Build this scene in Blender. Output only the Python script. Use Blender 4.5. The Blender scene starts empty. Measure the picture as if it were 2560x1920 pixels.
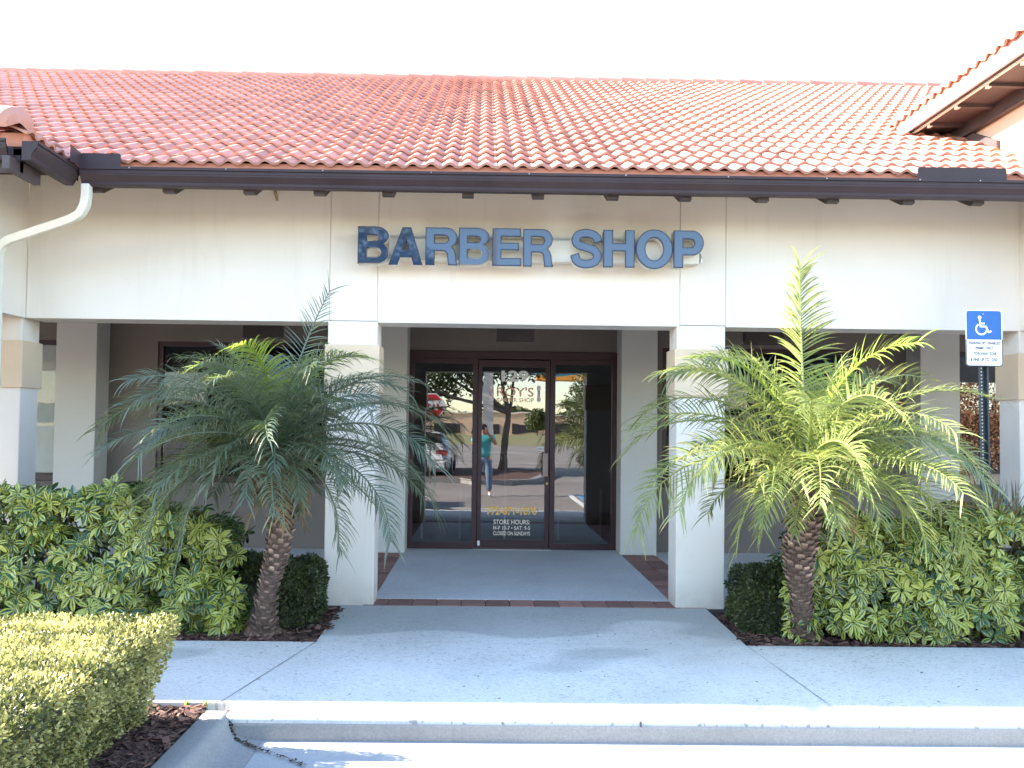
import bpy, bmesh, math, random
from math import sin, cos, pi, radians, atan2, sqrt
from mathutils import Vector, Matrix, noise
R = random.Random(7)
C = bpy.context.scene.collection
SC = bpy.context.scene

# ------------------------------------------------------------------ camera
CAM_X, CAM_Z, FPX = 0.0, 1.6, 2218.0
YAW, PITCH, ROLL = 0.0118, 0.032, 0.0119
PCX, PCY = 1231.0, 999.0
cd = bpy.data.cameras.new('camera')
cam = bpy.data.objects.new('camera', cd); C.objects.link(cam)
cam_rot = Matrix.Rotation(-YAW, 3, 'Z') @ Matrix.Rotation(pi/2 + PITCH, 3, 'X') @ Matrix.Rotation(ROLL, 3, 'Z')
cam.matrix_world = Matrix.Translation((CAM_X, 0, CAM_Z)) @ cam_rot.to_4x4()
cd.sensor_width = 36; cd.lens = FPX/2560*36
cd.shift_x = (1280-PCX)/2560; cd.shift_y = (PCY-960)/2560
cd.clip_start = 0.02; cd.clip_end = 2000
SC.camera = cam
SC.render.resolution_x, SC.render.resolution_y = 1024, 768

def at(px, py, Y):
    """point of the vertical plane y=Y that a pixel of the 2560x1920 photograph shows"""
    d = cam_rot @ Vector(((px-PCX)/FPX, -(py-PCY)/FPX, -1.0))
    t = Y/d.y
    return Vector((CAM_X + d.x*t, Y, CAM_Z + d.z*t))
def gnd(px, py, z=0.0):
    d = cam_rot @ Vector(((px-PCX)/FPX, -(py-PCY)/FPX, -1.0))
    t = (z-CAM_Z)/d.z
    return Vector((CAM_X + d.x*t, d.y*t, z))

# ------------------------------------------------------------------ world, sun
SUN = Vector((-1.9, 0.278, 1.0)).normalized()          # towards the sun
elev = math.asin(SUN.z); azim = atan2(SUN.x, SUN.y)
w = bpy.data.worlds.new('World'); SC.world = w; w.use_nodes = True
nt = w.node_tree; nt.nodes.clear()
sky = nt.nodes.new('ShaderNodeTexSky'); sky.sky_type = 'NISHITA'; sky.sun_disc = False
sky.sun_elevation = elev; sky.sun_rotation = azim
sky.air_density = 1.0; sky.dust_density = 0.35; sky.ozone_density = 1.4
bg = nt.nodes.new('ShaderNodeBackground'); bg.inputs['Strength'].default_value = 0.15
wo = nt.nodes.new('ShaderNodeOutputWorld')
nt.links.new(sky.outputs[0], bg.inputs[0]); nt.links.new(bg.outputs[0], wo.inputs[0])
sd = bpy.data.lights.new('sun', 'SUN'); sd.energy = 5.0; sd.angle = radians(0.55); sd.color = (1.0, 0.93, 0.82)
sun = bpy.data.objects.new('sun', sd); C.objects.link(sun)
sun.rotation_euler = SUN.to_track_quat('Z', 'Y').to_euler(); sun.location = (-20, 5, 20)
SC.view_settings.view_transform = 'Standard'; SC.view_settings.look = 'None'
SC.view_settings.gamma = 1.0; SC.view_settings.exposure = 2.72
SC.cycles.max_bounces = 8; SC.cycles.transparent_max_bounces = 8
SC.cycles.sample_clamp_indirect = 6.0; SC.cycles.caustics_reflective = False; SC.cycles.caustics_refractive = False

# ------------------------------------------------------------------ materials
def newmat(name):
    m = bpy.data.materials.new(name); m.use_nodes = True
    n = m.node_tree.nodes; l = m.node_tree.links
    return m, n, l, n['Principled BSDF']
def tc(n, l, kind='Object', scale=(1, 1, 1)):
    t = n.new('ShaderNodeTexCoord'); mp = n.new('ShaderNodeMapping'); mp.inputs['Scale'].default_value = scale
    l.new(t.outputs[kind], mp.inputs['Vector']); return mp.outputs[0]
def nz(n, l, vec, scale, detail=4, rough=0.6):
    t = n.new('ShaderNodeTexNoise'); t.inputs['Scale'].default_value = scale
    t.inputs['Detail'].default_value = detail; t.inputs['Roughness'].default_value = rough
    l.new(vec, t.inputs['Vector']); return t.outputs['Fac']
def ramp(n, l, fac, stops):
    r = n.new('ShaderNodeValToRGB'); l.new(fac, r.inputs[0])
    e = r.color_ramp.elements
    while len(e) < len(stops): e.new(0.5)
    for q, (p, c) in zip(e, stops):
        q.position = p; q.color = (c[0], c[1], c[2], 1) if len(c) == 3 else c
    return r.outputs[0]
def mixc(n, l, a, b, fac, mode='MIX'):
    m = n.new('ShaderNodeMix'); m.data_type = 'RGBA'; m.blend_type = mode
    for s, v in ((m.inputs[0], fac), (m.inputs[6], a), (m.inputs[7], b)):
        if hasattr(v, 'is_output') or hasattr(v, 'links'): l.new(v, s)
        elif isinstance(v, (int, float)): s.default_value = v
        else: s.default_value = (*v, 1) if len(v) == 3 else v
    return m.outputs[2]
def bump(n, l, h, bsdf, strength=0.3, dist=0.01):
    b = n.new('ShaderNodeBump'); b.inputs['Strength'].default_value = strength; b.inputs['Distance'].default_value = dist
    l.new(h, b.inputs['Height']); l.new(b.outputs[0], bsdf.inputs['Normal'])
def pm(name, col, rough=0.6, var=0.12, scale=3.0, bmp=0.2, bscale=120, bdist=0.003, metal=0.0, spec=0.5, attr=0.0, stretch=(1,1,1)):
    m, n, l, b = newmat(name)
    v = tc(n, l, 'Object', stretch)
    lo = [c*(1-var) for c in col]; hi = [min(1, c*(1+var)) for c in col]
    c = ramp(n, l, nz(n, l, v, scale), [(0.3, lo), (0.7, hi)])
    if attr:
        a = n.new('ShaderNodeAttribute'); a.attribute_name = 'Col'
        s = n.new('ShaderNodeSeparateColor'); l.new(a.outputs['Color'], s.inputs[0])
        g = ramp(n, l, s.outputs[0], [(0, (1-attr,)*3), (1, (1+attr*0.6,)*3)])
        c = mixc(n, l, c, g, 1.0, 'MULTIPLY')
    l.new(c, b.inputs['Base Color'])
    b.inputs['Roughness'].default_value = rough; b.inputs['Metallic'].default_value = metal
    b.inputs['Specular IOR Level'].default_value = spec
    if bmp: bump(n, l, nz(n, l, v, bscale, 3), b, bmp, bdist)
    return m

def concrete(name, base, warm, speck=0.5, stain=False, rough=0.85):
    m, n, l, b = newmat(name)
    v = tc(n, l)
    c = ramp(n, l, nz(n, l, v, 1.3, 6), [(0.3, [x*0.86 for x in base]), (0.55, base), (0.8, warm)])
    fine = ramp(n, l, nz(n, l, v, 70, 3), [(0.3, (0.86,)*3), (0.7, (1.1,)*3)])
    c = mixc(n, l, c, fine, 1.0, 'MULTIPLY')
    vs = tc(n, l, 'Object', (12, 44, 1))
    vo = n.new('ShaderNodeTexNoise'); vo.inputs['Scale'].default_value = 2.6; vo.inputs['Detail'].default_value = 2.0
    l.new(vs, vo.inputs['Vector'])
    sp = ramp(n, l, vo.outputs['Fac'], [(0.625, (0, 0, 0)), (0.665, (1, 1, 1))])
    pat = ramp(n, l, nz(n, l, v, 1.1, 2), [(0.30, (speck*.25,)*3), (0.55, (speck,)*3)])
    f = mixc(n, l, sp, pat, 1.0, 'MULTIPLY')
    c = mixc(n, l, c, (0.20, 0.18, 0.17), f)
    if stain:                       # damp mark left by the hose in front of the entrance
        sx = n.new('ShaderNodeSeparateXYZ'); l.new(v, sx.inputs[0])
        wv = nz(n, l, tc(n, l, 'Object', (0.8, 1.6, 1)), 0.9, 1.0, 0.3)
        a1 = n.new('ShaderNodeMath'); a1.operation = 'MULTIPLY_ADD'; l.new(wv, a1.inputs[0]); a1.inputs[1].default_value = 3.4; l.new(sx.outputs[1], a1.inputs[2])
        st = ramp(n, l, a1.outputs[0], [(0, (0,0,0)), (1, (1,1,1))])
        mr = n.new('ShaderNodeMapRange'); l.new(a1.outputs[0], mr.inputs[0])
        mr.inputs[1].default_value = 7.75; mr.inputs[2].default_value = 7.95
        cx = n.new('ShaderNodeMath'); cx.operation = 'ABSOLUTE'; l.new(sx.outputs[0], cx.inputs[0])
        mx = n.new('ShaderNodeMapRange'); l.new(cx.outputs[0], mx.inputs[0])
        mx.inputs[1].default_value = 1.9; mx.inputs[2].default_value = 3.0; mx.inputs[3].default_value = 0.42; mx.inputs[4].default_value = 0.0
        mm = n.new('ShaderNodeMath'); mm.operation = 'MULTIPLY'; l.new(mr.outputs[0], mm.inputs[0]); l.new(mx.outputs[0], mm.inputs[1])
        c = mixc(n, l, c, (0.22, 0.24, 0.23), mm.outputs[0])
    l.new(c, b.inputs['Base Color']); b.inputs['Roughness'].default_value = rough
    b.inputs['Specular IOR Level'].default_value = 0.3
    bump(n, l, nz(n, l, v, 160, 3), b, 0.35, 0.002)
    return m

def tq_ramp(n, l, v):
    m = n.new('ShaderNodeMapRange'); l.new(v, m.inputs[0]); m.inputs[1].default_value = 1.05; m.inputs[2].default_value = 1.22; m.inputs[4].default_value = 0.85
    return m.outputs[0]
def stucco(name, base):
    m, n, l, b = newmat(name); v = tc(n, l)
    c = ramp(n, l, nz(n, l, v, 1.2, 5), [(0.3, [x*0.965 for x in base]), (0.7, [min(1, x*1.03) for x in base])])
    st = ramp(n, l, nz(n, l, tc(n, l, 'Object', (7, 7, 0.55)), 1.0, 5, 0.7), [(0.55, (0, 0, 0)), (0.80, (0.30, 0.30, 0.30))])
    c = mixc(n, l, c, [x*0.72 for x in base], st)
    pt = ramp(n, l, nz(n, l, v, 3.3, 6, 0.75), [(0.62, (0, 0, 0)), (0.74, (0.22, 0.22, 0.22))])
    c = mixc(n, l, c, (base[0]*0.78, base[1]*0.72, base[2]*0.60), pt)
    g_ = n.new('ShaderNodeNewGeometry'); sx = n.new('ShaderNodeSeparateXYZ'); l.new(g_.outputs['Position'], sx.inputs[0])
    mr = n.new('ShaderNodeMapRange'); l.new(sx.outputs[2], mr.inputs[0]); mr.inputs[1].default_value = 0.16; mr.inputs[2].default_value = 0.42; mr.inputs[3].default_value = 0.85; mr.inputs[4].default_value = 0.0
    dm = n.new('ShaderNodeMath'); dm.operation = 'MULTIPLY'; l.new(mr.outputs[0], dm.inputs[0]); l.new(nz(n, l, v, 9, 5, .7), dm.inputs[1])
    c = mixc(n, l, c, (0.40, 0.33, 0.27), dm.outputs[0])
    l.new(c, b.inputs['Base Color']); b.inputs['Roughness'].default_value = 0.9; b.inputs['Specular IOR Level'].default_value = 0.2
    bump(n, l, nz(n, l, v, 190, 4, .7), b, 0.6, 0.003)
    return m
def leafmat(name, dark, light, edge=None, trans=0.35, rough=0.4, spec=0.5, tcol=None, tip=None):
    """Col.r = random per leaf, Col.g = |across|, Col.b = random 2"""
    m, n, l, b = newmat(name)
    a = n.new('ShaderNodeAttribute'); a.attribute_name = 'Col'
    s = n.new('ShaderNodeSeparateColor'); l.new(a.outputs['Color'], s.inputs[0])
    c = ramp(n, l, s.outputs[0], [(0.0, dark), (1.0, light)])
    if edge:
        v = tc(n, l)
        t = n.new('ShaderNodeMath'); t.operation = 'MULTIPLY_ADD'
        l.new(nz(n, l, v, 45, 2), t.inputs[0]); t.inputs[1].default_value = 0.9; l.new(s.outputs[1], t.inputs[2])
        t2 = n.new('ShaderNodeMath'); t2.operation = 'ADD'; l.new(t.outputs[0], t2.inputs[0])
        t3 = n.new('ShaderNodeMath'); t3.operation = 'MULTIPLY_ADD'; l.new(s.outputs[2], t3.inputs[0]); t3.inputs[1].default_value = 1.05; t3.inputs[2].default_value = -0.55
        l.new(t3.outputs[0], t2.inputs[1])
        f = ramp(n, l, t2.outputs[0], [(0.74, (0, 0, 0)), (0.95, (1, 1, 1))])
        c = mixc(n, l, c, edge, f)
    if tip:      # dry brown tips on some leaflets
        tq = n.new('ShaderNodeMath'); tq.operation = 'MULTIPLY_ADD'; l.new(s.outputs[2], tq.inputs[0]); tq.inputs[1].default_value = 0.45; l.new(s.outputs[1], tq.inputs[2])
        c = mixc(n, l, c, tip, ramp(n, l, tq.outputs[0], [(0.0, (0, 0, 0)), (0.999, (0, 0, 0)), (1.0, (0, 0, 0))]) if False else tq_ramp(n, l, tq.outputs[0]))
    l.new(c, b.inputs['Base Color']); b.inputs['Roughness'].default_value = rough
    b.inputs['Specular IOR Level'].default_value = spec
    tr = n.new('ShaderNodeBsdfTranslucent')
    if tcol is None: l.new(c, tr.inputs[0])
    else: l.new(mixc(n, l, c, tcol, 0.55), tr.inputs[0])
    mx = n.new('ShaderNodeMixShader'); mx.inputs[0].default_value = trans
    l.new(b.outputs[0], mx.inputs[1]); l.new(tr.outputs[0], mx.inputs[2])
    l.new(mx.outputs[0], n['Material Output'].inputs[0])
    return m

def glassmat(name, tint=(0.16, 0.15, 0.15), refl=0.3, rcol=(1.0, 0.93, 0.86), wob=0.0):
    m, n, l, b = newmat(name); n.remove(b)
    t = n.new('ShaderNodeBsdfTransparent'); t.inputs[0].default_value = (*tint, 1)
    g = n.new('ShaderNodeBsdfGlossy'); g.inputs['Roughness'].default_value = 0.0; g.inputs[0].default_value = (*rcol, 1)
    if wob:
        bm_ = n.new('ShaderNodeBump'); bm_.inputs['Strength'].default_value = wob; bm_.inputs['Distance'].default_value = 0.002
        l.new(nz(n, l, tc(n, l), 3.5, 1), bm_.inputs['Height']); l.new(bm_.outputs[0], g.inputs['Normal'])
    lw = n.new('ShaderNodeLayerWeight'); lw.inputs[0].default_value = 0.3
    mr = n.new('ShaderNodeMapRange'); l.new(lw.outputs['Fresnel'], mr.inputs[0])
    mr.inputs[1].default_value = 0.0; mr.inputs[2].default_value = 1.0; mr.inputs[3].default_value = refl; mr.inputs[4].default_value = 1.0
    mx = n.new('ShaderNodeMixShader'); l.new(mr.outputs[0], mx.inputs[0]); l.new(t.outputs[0], mx.inputs[1]); l.new(g.outputs[0], mx.inputs[2])
    l.new(mx.outputs[0], n['Material Output'].inputs[0])
    return m

PILAST = pm('shaded_cream_paint', (0.68, 0.645, 0.585), 0.85, 0.035, 1.2, 0.35, 220, 0.002, spec=0.25)  # cream paint darkened so its colour carries the deep arcade shade
STUCCO = stucco('cream_stucco', (0.85, 0.765, 0.68))
BAND = pm('tan_stucco_band', (0.74, 0.565, 0.40), 0.85, 0.05, 2, 0.35, 220, 0.002, spec=0.25)
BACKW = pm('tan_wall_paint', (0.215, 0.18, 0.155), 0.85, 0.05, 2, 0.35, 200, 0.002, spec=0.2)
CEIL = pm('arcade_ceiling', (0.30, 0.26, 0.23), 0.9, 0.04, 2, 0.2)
BRONZE = pm('dark_bronze_metal', (0.044, 0.029, 0.032), 0.55, 0.15, 4, 0.08, 60, 0.002, spec=0.3)
BROWNW = pm('brown_painted_wood', (0.060, 0.043, 0.042), 0.6, 0.2, 6, 0.3, 60, 0.002)
PIPE = pm('almond_painted_pipe', (0.74, 0.70, 0.60), 0.45, 0.06, 8, 0.1)
DOORF = pm('dark_bronze_frame', (0.046, 0.014, 0.019), 0.4, 0.15, 5, 0.05)
TILE = pm('terracotta_roof_tile', (0.52, 0.245, 0.18), 0.7, 0.08, 7, 0.4, 90, 0.003, spec=0.3, attr=0.16)
BIRD = pm('terracotta_filler', (0.52, 0.20, 0.12), 0.8, 0.1, 7, 0.3)
FASC = pm('pale_fascia', (0.42, 0.40, 0.40), 0.5, 0.2, 5, 0.1)  # pale grey tone for the right wing's fascia board
PEACH = pm('peach_stucco', (0.72, 0.50, 0.36), 0.85, 0.04, 2, 0.3, 200, 0.002)
WALK = concrete('sidewalk_concrete', (0.66, 0.64, 0.61), (0.72, 0.70, 0.67), 0.75, True)
SLAB = concrete('entry_slab_concrete', (0.70, 0.70, 0.70), (0.75, 0.75, 0.75), 0.15)
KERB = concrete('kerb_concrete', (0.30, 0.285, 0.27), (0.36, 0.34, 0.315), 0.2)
PAN = concrete('gutter_concrete', (0.42, 0.41, 0.40), (0.48, 0.47, 0.46), 0.3)
ASPH = pm('worn_asphalt', (0.235, 0.205, 0.18), 0.9, 0.22, 0.35, 0.5, 90, 0.004)
PAINT = pm('white_line_paint', (0.75, 0.74, 0.70), 0.7, 0.1, 6)
BLUEP = pm('blue_line_paint', (0.08, 0.30, 0.55), 0.7, 0.1, 6)
MULCH = pm('red_brown_mulch', (0.115, 0.056, 0.042), 0.95, 0.45, 22, 0.9, 60, 0.02)
CHIP = pm('mulch_chip_wood', (0.17, 0.085, 0.062), 0.9, 0.2, 30, 0.2, attr=0.75)
BRICK = pm('clay_paver', (0.36, 0.19, 0.155), 0.85, 0.14, 10, 0.4, 90, 0.003, attr=0.35)
GROUT = pm('dark_joint_sand', (0.10, 0.08, 0.07), 0.95, 0.2)
JOINT = pm('joint_dirt', (0.075, 0.07, 0.07), 0.95, 0.3, 30, 0)
GRASS = pm('dry_grass', (0.22, 0.20, 0.075), 0.9, 0.3, 0.4, 0.5, 10, 0.02)
BARK = pm('palm_bark', (0.28, 0.18, 0.135), 0.9, 0.35, 22, 0.8, 60, 0.01, attr=0.9)
WOOD = pm('grey_brown_bark', (0.16, 0.12, 0.09), 0.9, 0.3, 10, 0.6, 30, 0.01)
TWIG = pm('hedge_twigs', (0.050, 0.055, 0.028), 0.95, 0.4, 25, 0.9, 40, 0.02)
PALMA = leafmat('palm_leaf_green', (0.050, 0.080, 0.062), (0.16, 0.20, 0.14), trans=0.32, rough=0.32, spec=0.7, tip=(0.26, 0.19, 0.11), tcol=(0.34, 0.42, 0.05))
PALMB = leafmat('palm_leaf_yellow_green', (0.10, 0.15, 0.055), (0.36, 0.40, 0.14), trans=0.40, rough=0.26, spec=0.9, tip=(0.42, 0.30, 0.14), tcol=(0.40, 0.44, 0.08))
PALMN = leafmat('palm_new_leaf', (0.14, 0.26, 0.05), (0.30, 0.38, 0.07), trans=0.5, rough=0.35, tcol=(0.5, 0.55, 0.06))
PALMD = leafmat('palm_dry_leaf', (0.20, 0.13, 0.06), (0.36, 0.24, 0.11), trans=0.2, rough=0.6)
SCHEF = leafmat('variegated_leaf', (0.013, 0.038, 0.015), (0.042, 0.10, 0.024), edge=(0.35, 0.37, 0.070), trans=0.14, rough=0.30, spec=0.5)
HEDG = leafmat('gold_hedge_leaf', (0.09, 0.105, 0.028), (0.66, 0.60, 0.22), trans=0.35, rough=0.4)
BOXH = leafmat('dark_hedge_leaf', (0.026, 0.042, 0.018), (0.115, 0.135, 0.045), trans=0.25, rough=0.4)
OAK = leafmat('oak_leaf', (0.035, 0.055, 0.018), (0.12, 0.15, 0.045), trans=0.3, rough=0.45)
DRYT = leafmat('rust_leaf', (0.16, 0.07, 0.035), (0.32, 0.17, 0.09), trans=0.2, rough=0.7)
GLASS = glassmat('tinted_door_glass', (0.28, 0.25, 0.25), 0.16, (0.97, 0.95, 0.95), 0.16)
GLASW = glassmat('clear_window_glass', (0.88, 0.90, 0.90), 0.01)
GLASD = glassmat('dark_window_glass', (0.12, 0.12, 0.12), 0.02, (0.9, 0.93, 1.0), 0.06)
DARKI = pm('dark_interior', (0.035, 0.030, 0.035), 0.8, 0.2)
BLIND = pm('pale_blind_slats', (0.80, 0.83, 0.80), 0.6, 0.05, 9)
WHITE = pm('white_enamel', (0.82, 0.82, 0.80), 0.4, 0.03, 5, 0)
STEEL = pm('galvanised_metal', (0.42, 0.42, 0.42), 0.35, 0.1, 8, 0.05, metal=0.7)
BRASS = pm('brass', (0.55, 0.38, 0.12), 0.35, 0.1, 8, 0, metal=0.8)
HANDLE = pm('handle_bronze', (0.30, 0.22, 0.20), 0.4, 0.1, 8, 0, metal=0.4)
GOLDL = pm('gold_vinyl', (0.95, 0.52, 0.10), 0.5, 0.05, 8, 0)
TANL = pm('tan_vinyl', (0.95, 0.54, 0.33), 0.5, 0.08, 8, 0)
CREAML = pm('cream_vinyl', (0.93, 0.80, 0.64), 0.5, 0.05, 8, 0)
SILVL = pm('silver_vinyl', (0.95, 0.94, 0.90), 0.5, 0.02, 8, 0)
PINKL = pm('barber_pole_vinyl', (0.85, 0.74, 0.78), 0.5, 0.05, 8, 0)
REDL = pm('red_vinyl', (0.50, 0.05, 0.06), 0.5, 0.05, 8, 0)
NAVYL = pm('navy_vinyl', (0.05, 0.05, 0.16), 0.5, 0.05, 8, 0)
RETURN = pm('letter_return', (0.74, 0.69, 0.60), 0.6, 0.05, 9, 0.1)
LTRIM = pm('letter_trim', (0.014, 0.016, 0.05), 0.4, 0.1, 9, 0)
LFACE, _n, _l, _b = newmat('blue_gloss_acrylic')
_b.inputs['Base Color'].default_value = (0.018, 0.040, 0.095, 1); _b.inputs['Roughness'].default_value = 0.03; _b.inputs['Specular IOR Level'].default_value = 0.85
SIGNB = pm('sign_blue', (0.006, 0.105, 0.36), 0.4, 0.04, 9, 0)
SIGNK = pm('sign_black', (0.03, 0.03, 0.05), 0.5, 0.05, 9, 0)
SIGNR = pm('sign_red', (0.62, 0.02, 0.03), 0.4, 0.05, 9, 0)
POLEM = pm('dark_green_post', (0.030, 0.040, 0.045), 0.5, 0.2, 9, 0.1)
LITTER = pm('dry_leaf_litter', (0.16, 0.09, 0.05), 0.9, 0.3, 30, 0.2, attr=0.9)

# ------------------------------------------------------------------ mesh builder
ORG = {}
class MB:
    def __init__(s): s.v = []; s.f = []; s.c = []
    def add(s, vs, fs, col=(0.5, 0.5, 0.5)):
        k = len(s.v); s.v += [tuple(p) for p in vs]; s.f += [tuple(i+k for i in f) for f in fs]
        if col and isinstance(col[0], (tuple, list)): s.c += list(col)
        else: s.c += [col]*len(vs)
        return s
    def box(s, x0, x1, y0, y1, z0, z1, col=(0.5, 0.5, 0.5)):
        vs = [(x, y, z) for z in (z0, z1) for y in (y0, y1) for x in (x0, x1)]
        return s.add(vs, [(0, 2, 3, 1), (4, 5, 7, 6), (0, 1, 5, 4), (2, 6, 7, 3), (0, 4, 6, 2), (1, 3, 7, 5)], col)
    def prism(s, prof, a, b, axis='x', cap=True, col=(0.5, 0.5, 0.5)):
        """profile [(u,v)] swept from a to b: axis x -> (y,z), y -> (x,z), z -> (x,y)"""
        n = len(prof)
        def P(t, u, v): return (t, u, v) if axis == 'x' else ((u, t, v) if axis == 'y' else (u, v, t))
        vs = [P(a, *p) for p in prof] + [P(b, *p) for p in prof]
        fs = [(i, (i+1) % n, n+(i+1) % n, n+i) for i in range(n)]
        if cap: fs += [tuple(range(n-1, -1, -1)), tuple(range(n, 2*n))]
        return s.add(vs, fs, col)
    def tube(s, pts, rad, n=10, cap=True, col=(0.5, 0.5, 0.5), squash=None):
        pts = [Vector(p) for p in pts]; rings = []
        up = Vector((0, 0, 1)); t0 = (pts[1]-pts[0]).normalized()
        if abs(t0.dot(up)) > 0.9: up = Vector((0, 1, 0))
        N = (up - t0*up.dot(t0)).normalized()
        vs = []
        for i, p in enumerate(pts):
            t = (pts[min(i+1, len(pts)-1)] - pts[max(i-1, 0)]).normalized()
            N = (N - t*N.dot(t)).normalized(); B = t.cross(N)
            r = rad[i] if isinstance(rad, (list, tuple)) else rad
            for k in range(n):
                a = 2*pi*k/n + (pi/4 if n == 4 else 0)
                vs.append(p + N*cos(a)*r + B*sin(a)*r*(squash or 1))
        fs = []
        for i in range(len(pts)-1):
            for k in range(n):
                fs.append((i*n+k, i*n+(k+1) % n, (i+1)*n+(k+1) % n, (i+1)*n+k))
        if cap: fs += [tuple(range(n-1, -1, -1)), tuple(range((len(pts)-1)*n, len(pts)*n))]
        return s.add(vs, fs, col)
    def build(s, name, mat, parent=None, smooth=False, origin=None, bevel=0):
        o_ = Vector(origin) if origin is not None else (ORG[parent.name] if parent else Vector((0, 0, 0)))
        me = bpy.data.meshes.new(name)
        me.from_pydata([(p[0]-o_.x, p[1]-o_.y, p[2]-o_.z) for p in s.v], [], s.f)
        at_ = me.attributes.new('Col', 'FLOAT_COLOR', 'POINT')
        flat = []
        for c in s.c: flat += [c[0], c[1], c[2], 1.0]
        at_.data.foreach_set('color', flat)
        me.materials.append(mat)
        if smooth: me.polygons.foreach_set('use_smooth', [True]*len(me.polygons))
        me.update()
        return link(name, me, parent, o_, bevel)
def link(name, me, parent, o_, bevel=0):
    o = bpy.data.objects.new(name, me); C.objects.link(o); o.name = name
    ORG[o.name] = Vector(o_)
    if parent:
        o.parent = parent
        o.location = Vector(o_) - ORG[parent.name]
    else: o.location = o_
    if bevel:
        b = o.modifiers.new('bevel', 'BEVEL'); b.width = bevel; b.segments = 2; b.limit_method = 'ANGLE'; b.angle_limit = radians(50)
    return o
def tag(o, label=None, cat=None, group=None, kind=None):
    if label: o['label'] = label
    if cat: o['category'] = cat
    if group: o['group'] = group
    if kind: o['kind'] = kind
    return o
def empty(name, loc, label, cat, group=None):
    o = bpy.data.objects.new(name, None); C.objects.link(o); o.location = loc; o.empty_display_size = 0.2
    ORG[o.name] = Vector(loc)
    return tag(o, label, cat, group)

# ---- flat letters and shapes
def curve_mesh(loops, extrude, offset=0.0):
    cu = bpy.data.curves.new('outline', 'CURVE'); cu.dimensions = '2D'; cu.fill_mode = 'BOTH'; cu.extrude = extrude; cu.offset = offset
    for lp in loops:
        sp = cu.splines.new('POLY'); sp.points.add(len(lp)-1); sp.use_cyclic_u = True
        for q, (x, y) in zip(sp.points, lp): q.co = (x, y, 0, 1)
    ob = bpy.data.objects.new('outline', cu)
    me = bpy.data.meshes.new_from_object(ob); bpy.data.objects.remove(ob); bpy.data.curves.remove(cu)
    return me
def stand(me, x, y, z, sx=1, sz=1, name=None, mat=None, parent=None):
    """local (x,y) plane -> world x,z ; thickness along y"""
    o_ = ORG[parent.name] if parent else Vector((x, y, z))
    for v in me.vertices:
        a, b_, c = v.co
        v.co = (x + a*sx - o_.x, y - c - o_.y, z + b_*sz - o_.z)
    me.materials.clear(); me.materials.append(mat); me.update(); me.name = name
    return link(name, me, parent, o_)
def text(body, x0, x1, z0, z1, y, mat, name, parent, thick=0.0012, bold=0.0, spacing=1.0):
    cu = bpy.data.curves.new('text', 'FONT'); cu.body = body; cu.extrude = 0.0; cu.offset = bold; cu.space_character = spacing
    cu.resolution_u = 4
    ob = bpy.data.objects.new('text', cu); me = bpy.data.meshes.new_from_object(ob)
    bpy.data.objects.remove(ob); bpy.data.curves.remove(cu)
    xs = [v.co.x for v in me.vertices]; ys = [v.co.y for v in me.vertices]
    w_, h_ = max(xs)-min(xs), max(ys)-min(ys); mx_, my_ = min(xs), min(ys)
    for v in me.vertices: v.co = ((v.co.x-mx_)*(x1-x0)/w_, (v.co.y-my_)*(z1-z0)/h_, 0)
    return stand(me, x0, y, z0, 1, 1, name, mat, parent)
def stroke(pts, wd, closed=False):
    """outline polygon of a thick polyline"""
    L, Rr = [], []
    n = len(pts)
    for i, p in enumerate(pts):
        a = Vector(pts[max(i-1, 0)]); b = Vector(pts[min(i+1, n-1)])
        t = (b-a).normalized(); nn = Vector((-t.y, t.x)); ww = (wd[i] if isinstance(wd, (list, tuple)) else wd)/2
        L.append((p[0]+nn.x*ww, p[1]+nn.y*ww)); Rr.append((p[0]-nn.x*ww, p[1]-nn.y*ww))
    return L + Rr[::-1]
def arc(cx, cy, rx, ry, a0, a1, n=14):
    return [(cx+rx*cos(radians(a0+(a1-a0)*i/n)), cy+ry*sin(radians(a0+(a1-a0)*i/n))) for i in range(n+1)]
def spline(pts, n=6):
    out = []
    P = [Vector(p) for p in pts]; P = [P[0]*2-P[1]] + P + [P[-1]*2-P[-2]]
    for i in range(1, len(P)-2):
        for k in range(n):
            t = k/n
            out.append(0.5*((2*P[i]) + (P[i+1]-P[i-1])*t + (2*P[i-1]-5*P[i]+4*P[i+1]-P[i+2])*t*t + (3*P[i]-P[i-1]-3*P[i+1]+P[i+2])*t**3))
    out.append(P[-2]); return out

# ================================================================== ground
g = MB()
g.add([(-400, -400, -0.004), (400, -400, -0.004), (400, 400, -0.004), (-400, 400, -0.004)], [(0, 1, 2, 3)])
tag(g.build('parking_lot', ASPH), kind='structure')
g = MB(); g.add([(-8.9, 3.3, 0), (12, 3.3, 0), (12, 4.62, 0), (-8.9, 4.62, 0)], [(0, 1, 2, 3)])
tag(g.build('concrete_gutter_pan', PAN), kind='structure')
# cross walk with rounded kerb front, z .12 at the kerb, .185 at the columns
KY, ZK, ZC = 4.585, 0.12, 0.185
def wz(y): return ZK + (ZC-ZK)*max(0, min(1, (y-KY)/2.55))
g = MB()
prof = [(KY-0.012, -0.02)]
for i in range(7):
    a = pi - (pi/2)*i/6; prof.append((KY+0.028+0.028*cos(a), ZK-0.028+0.028*sin(a)))
prof += [(4.78, wz(4.78)), (6.0, wz(6.0)), (6.0, -0.02)]
g.prism(prof, -1.285, 12.0)
g.prism([(4.77, -0.02), (4.775, wz(4.77)), (6.0, wz(6.0)), (6.0, -0.02)], -9, -1.285)
walk = tag(g.build('sidewalk', WALK), kind='structure')
g = MB(); g.prism([(6.0, -0.02), (6.0, wz(6.0)-0.001), (7.08, ZC), (7.08, -0.02)], -1.09, 1.80)
tag(g.build('entry_walkway', WALK), kind='structure')
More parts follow.
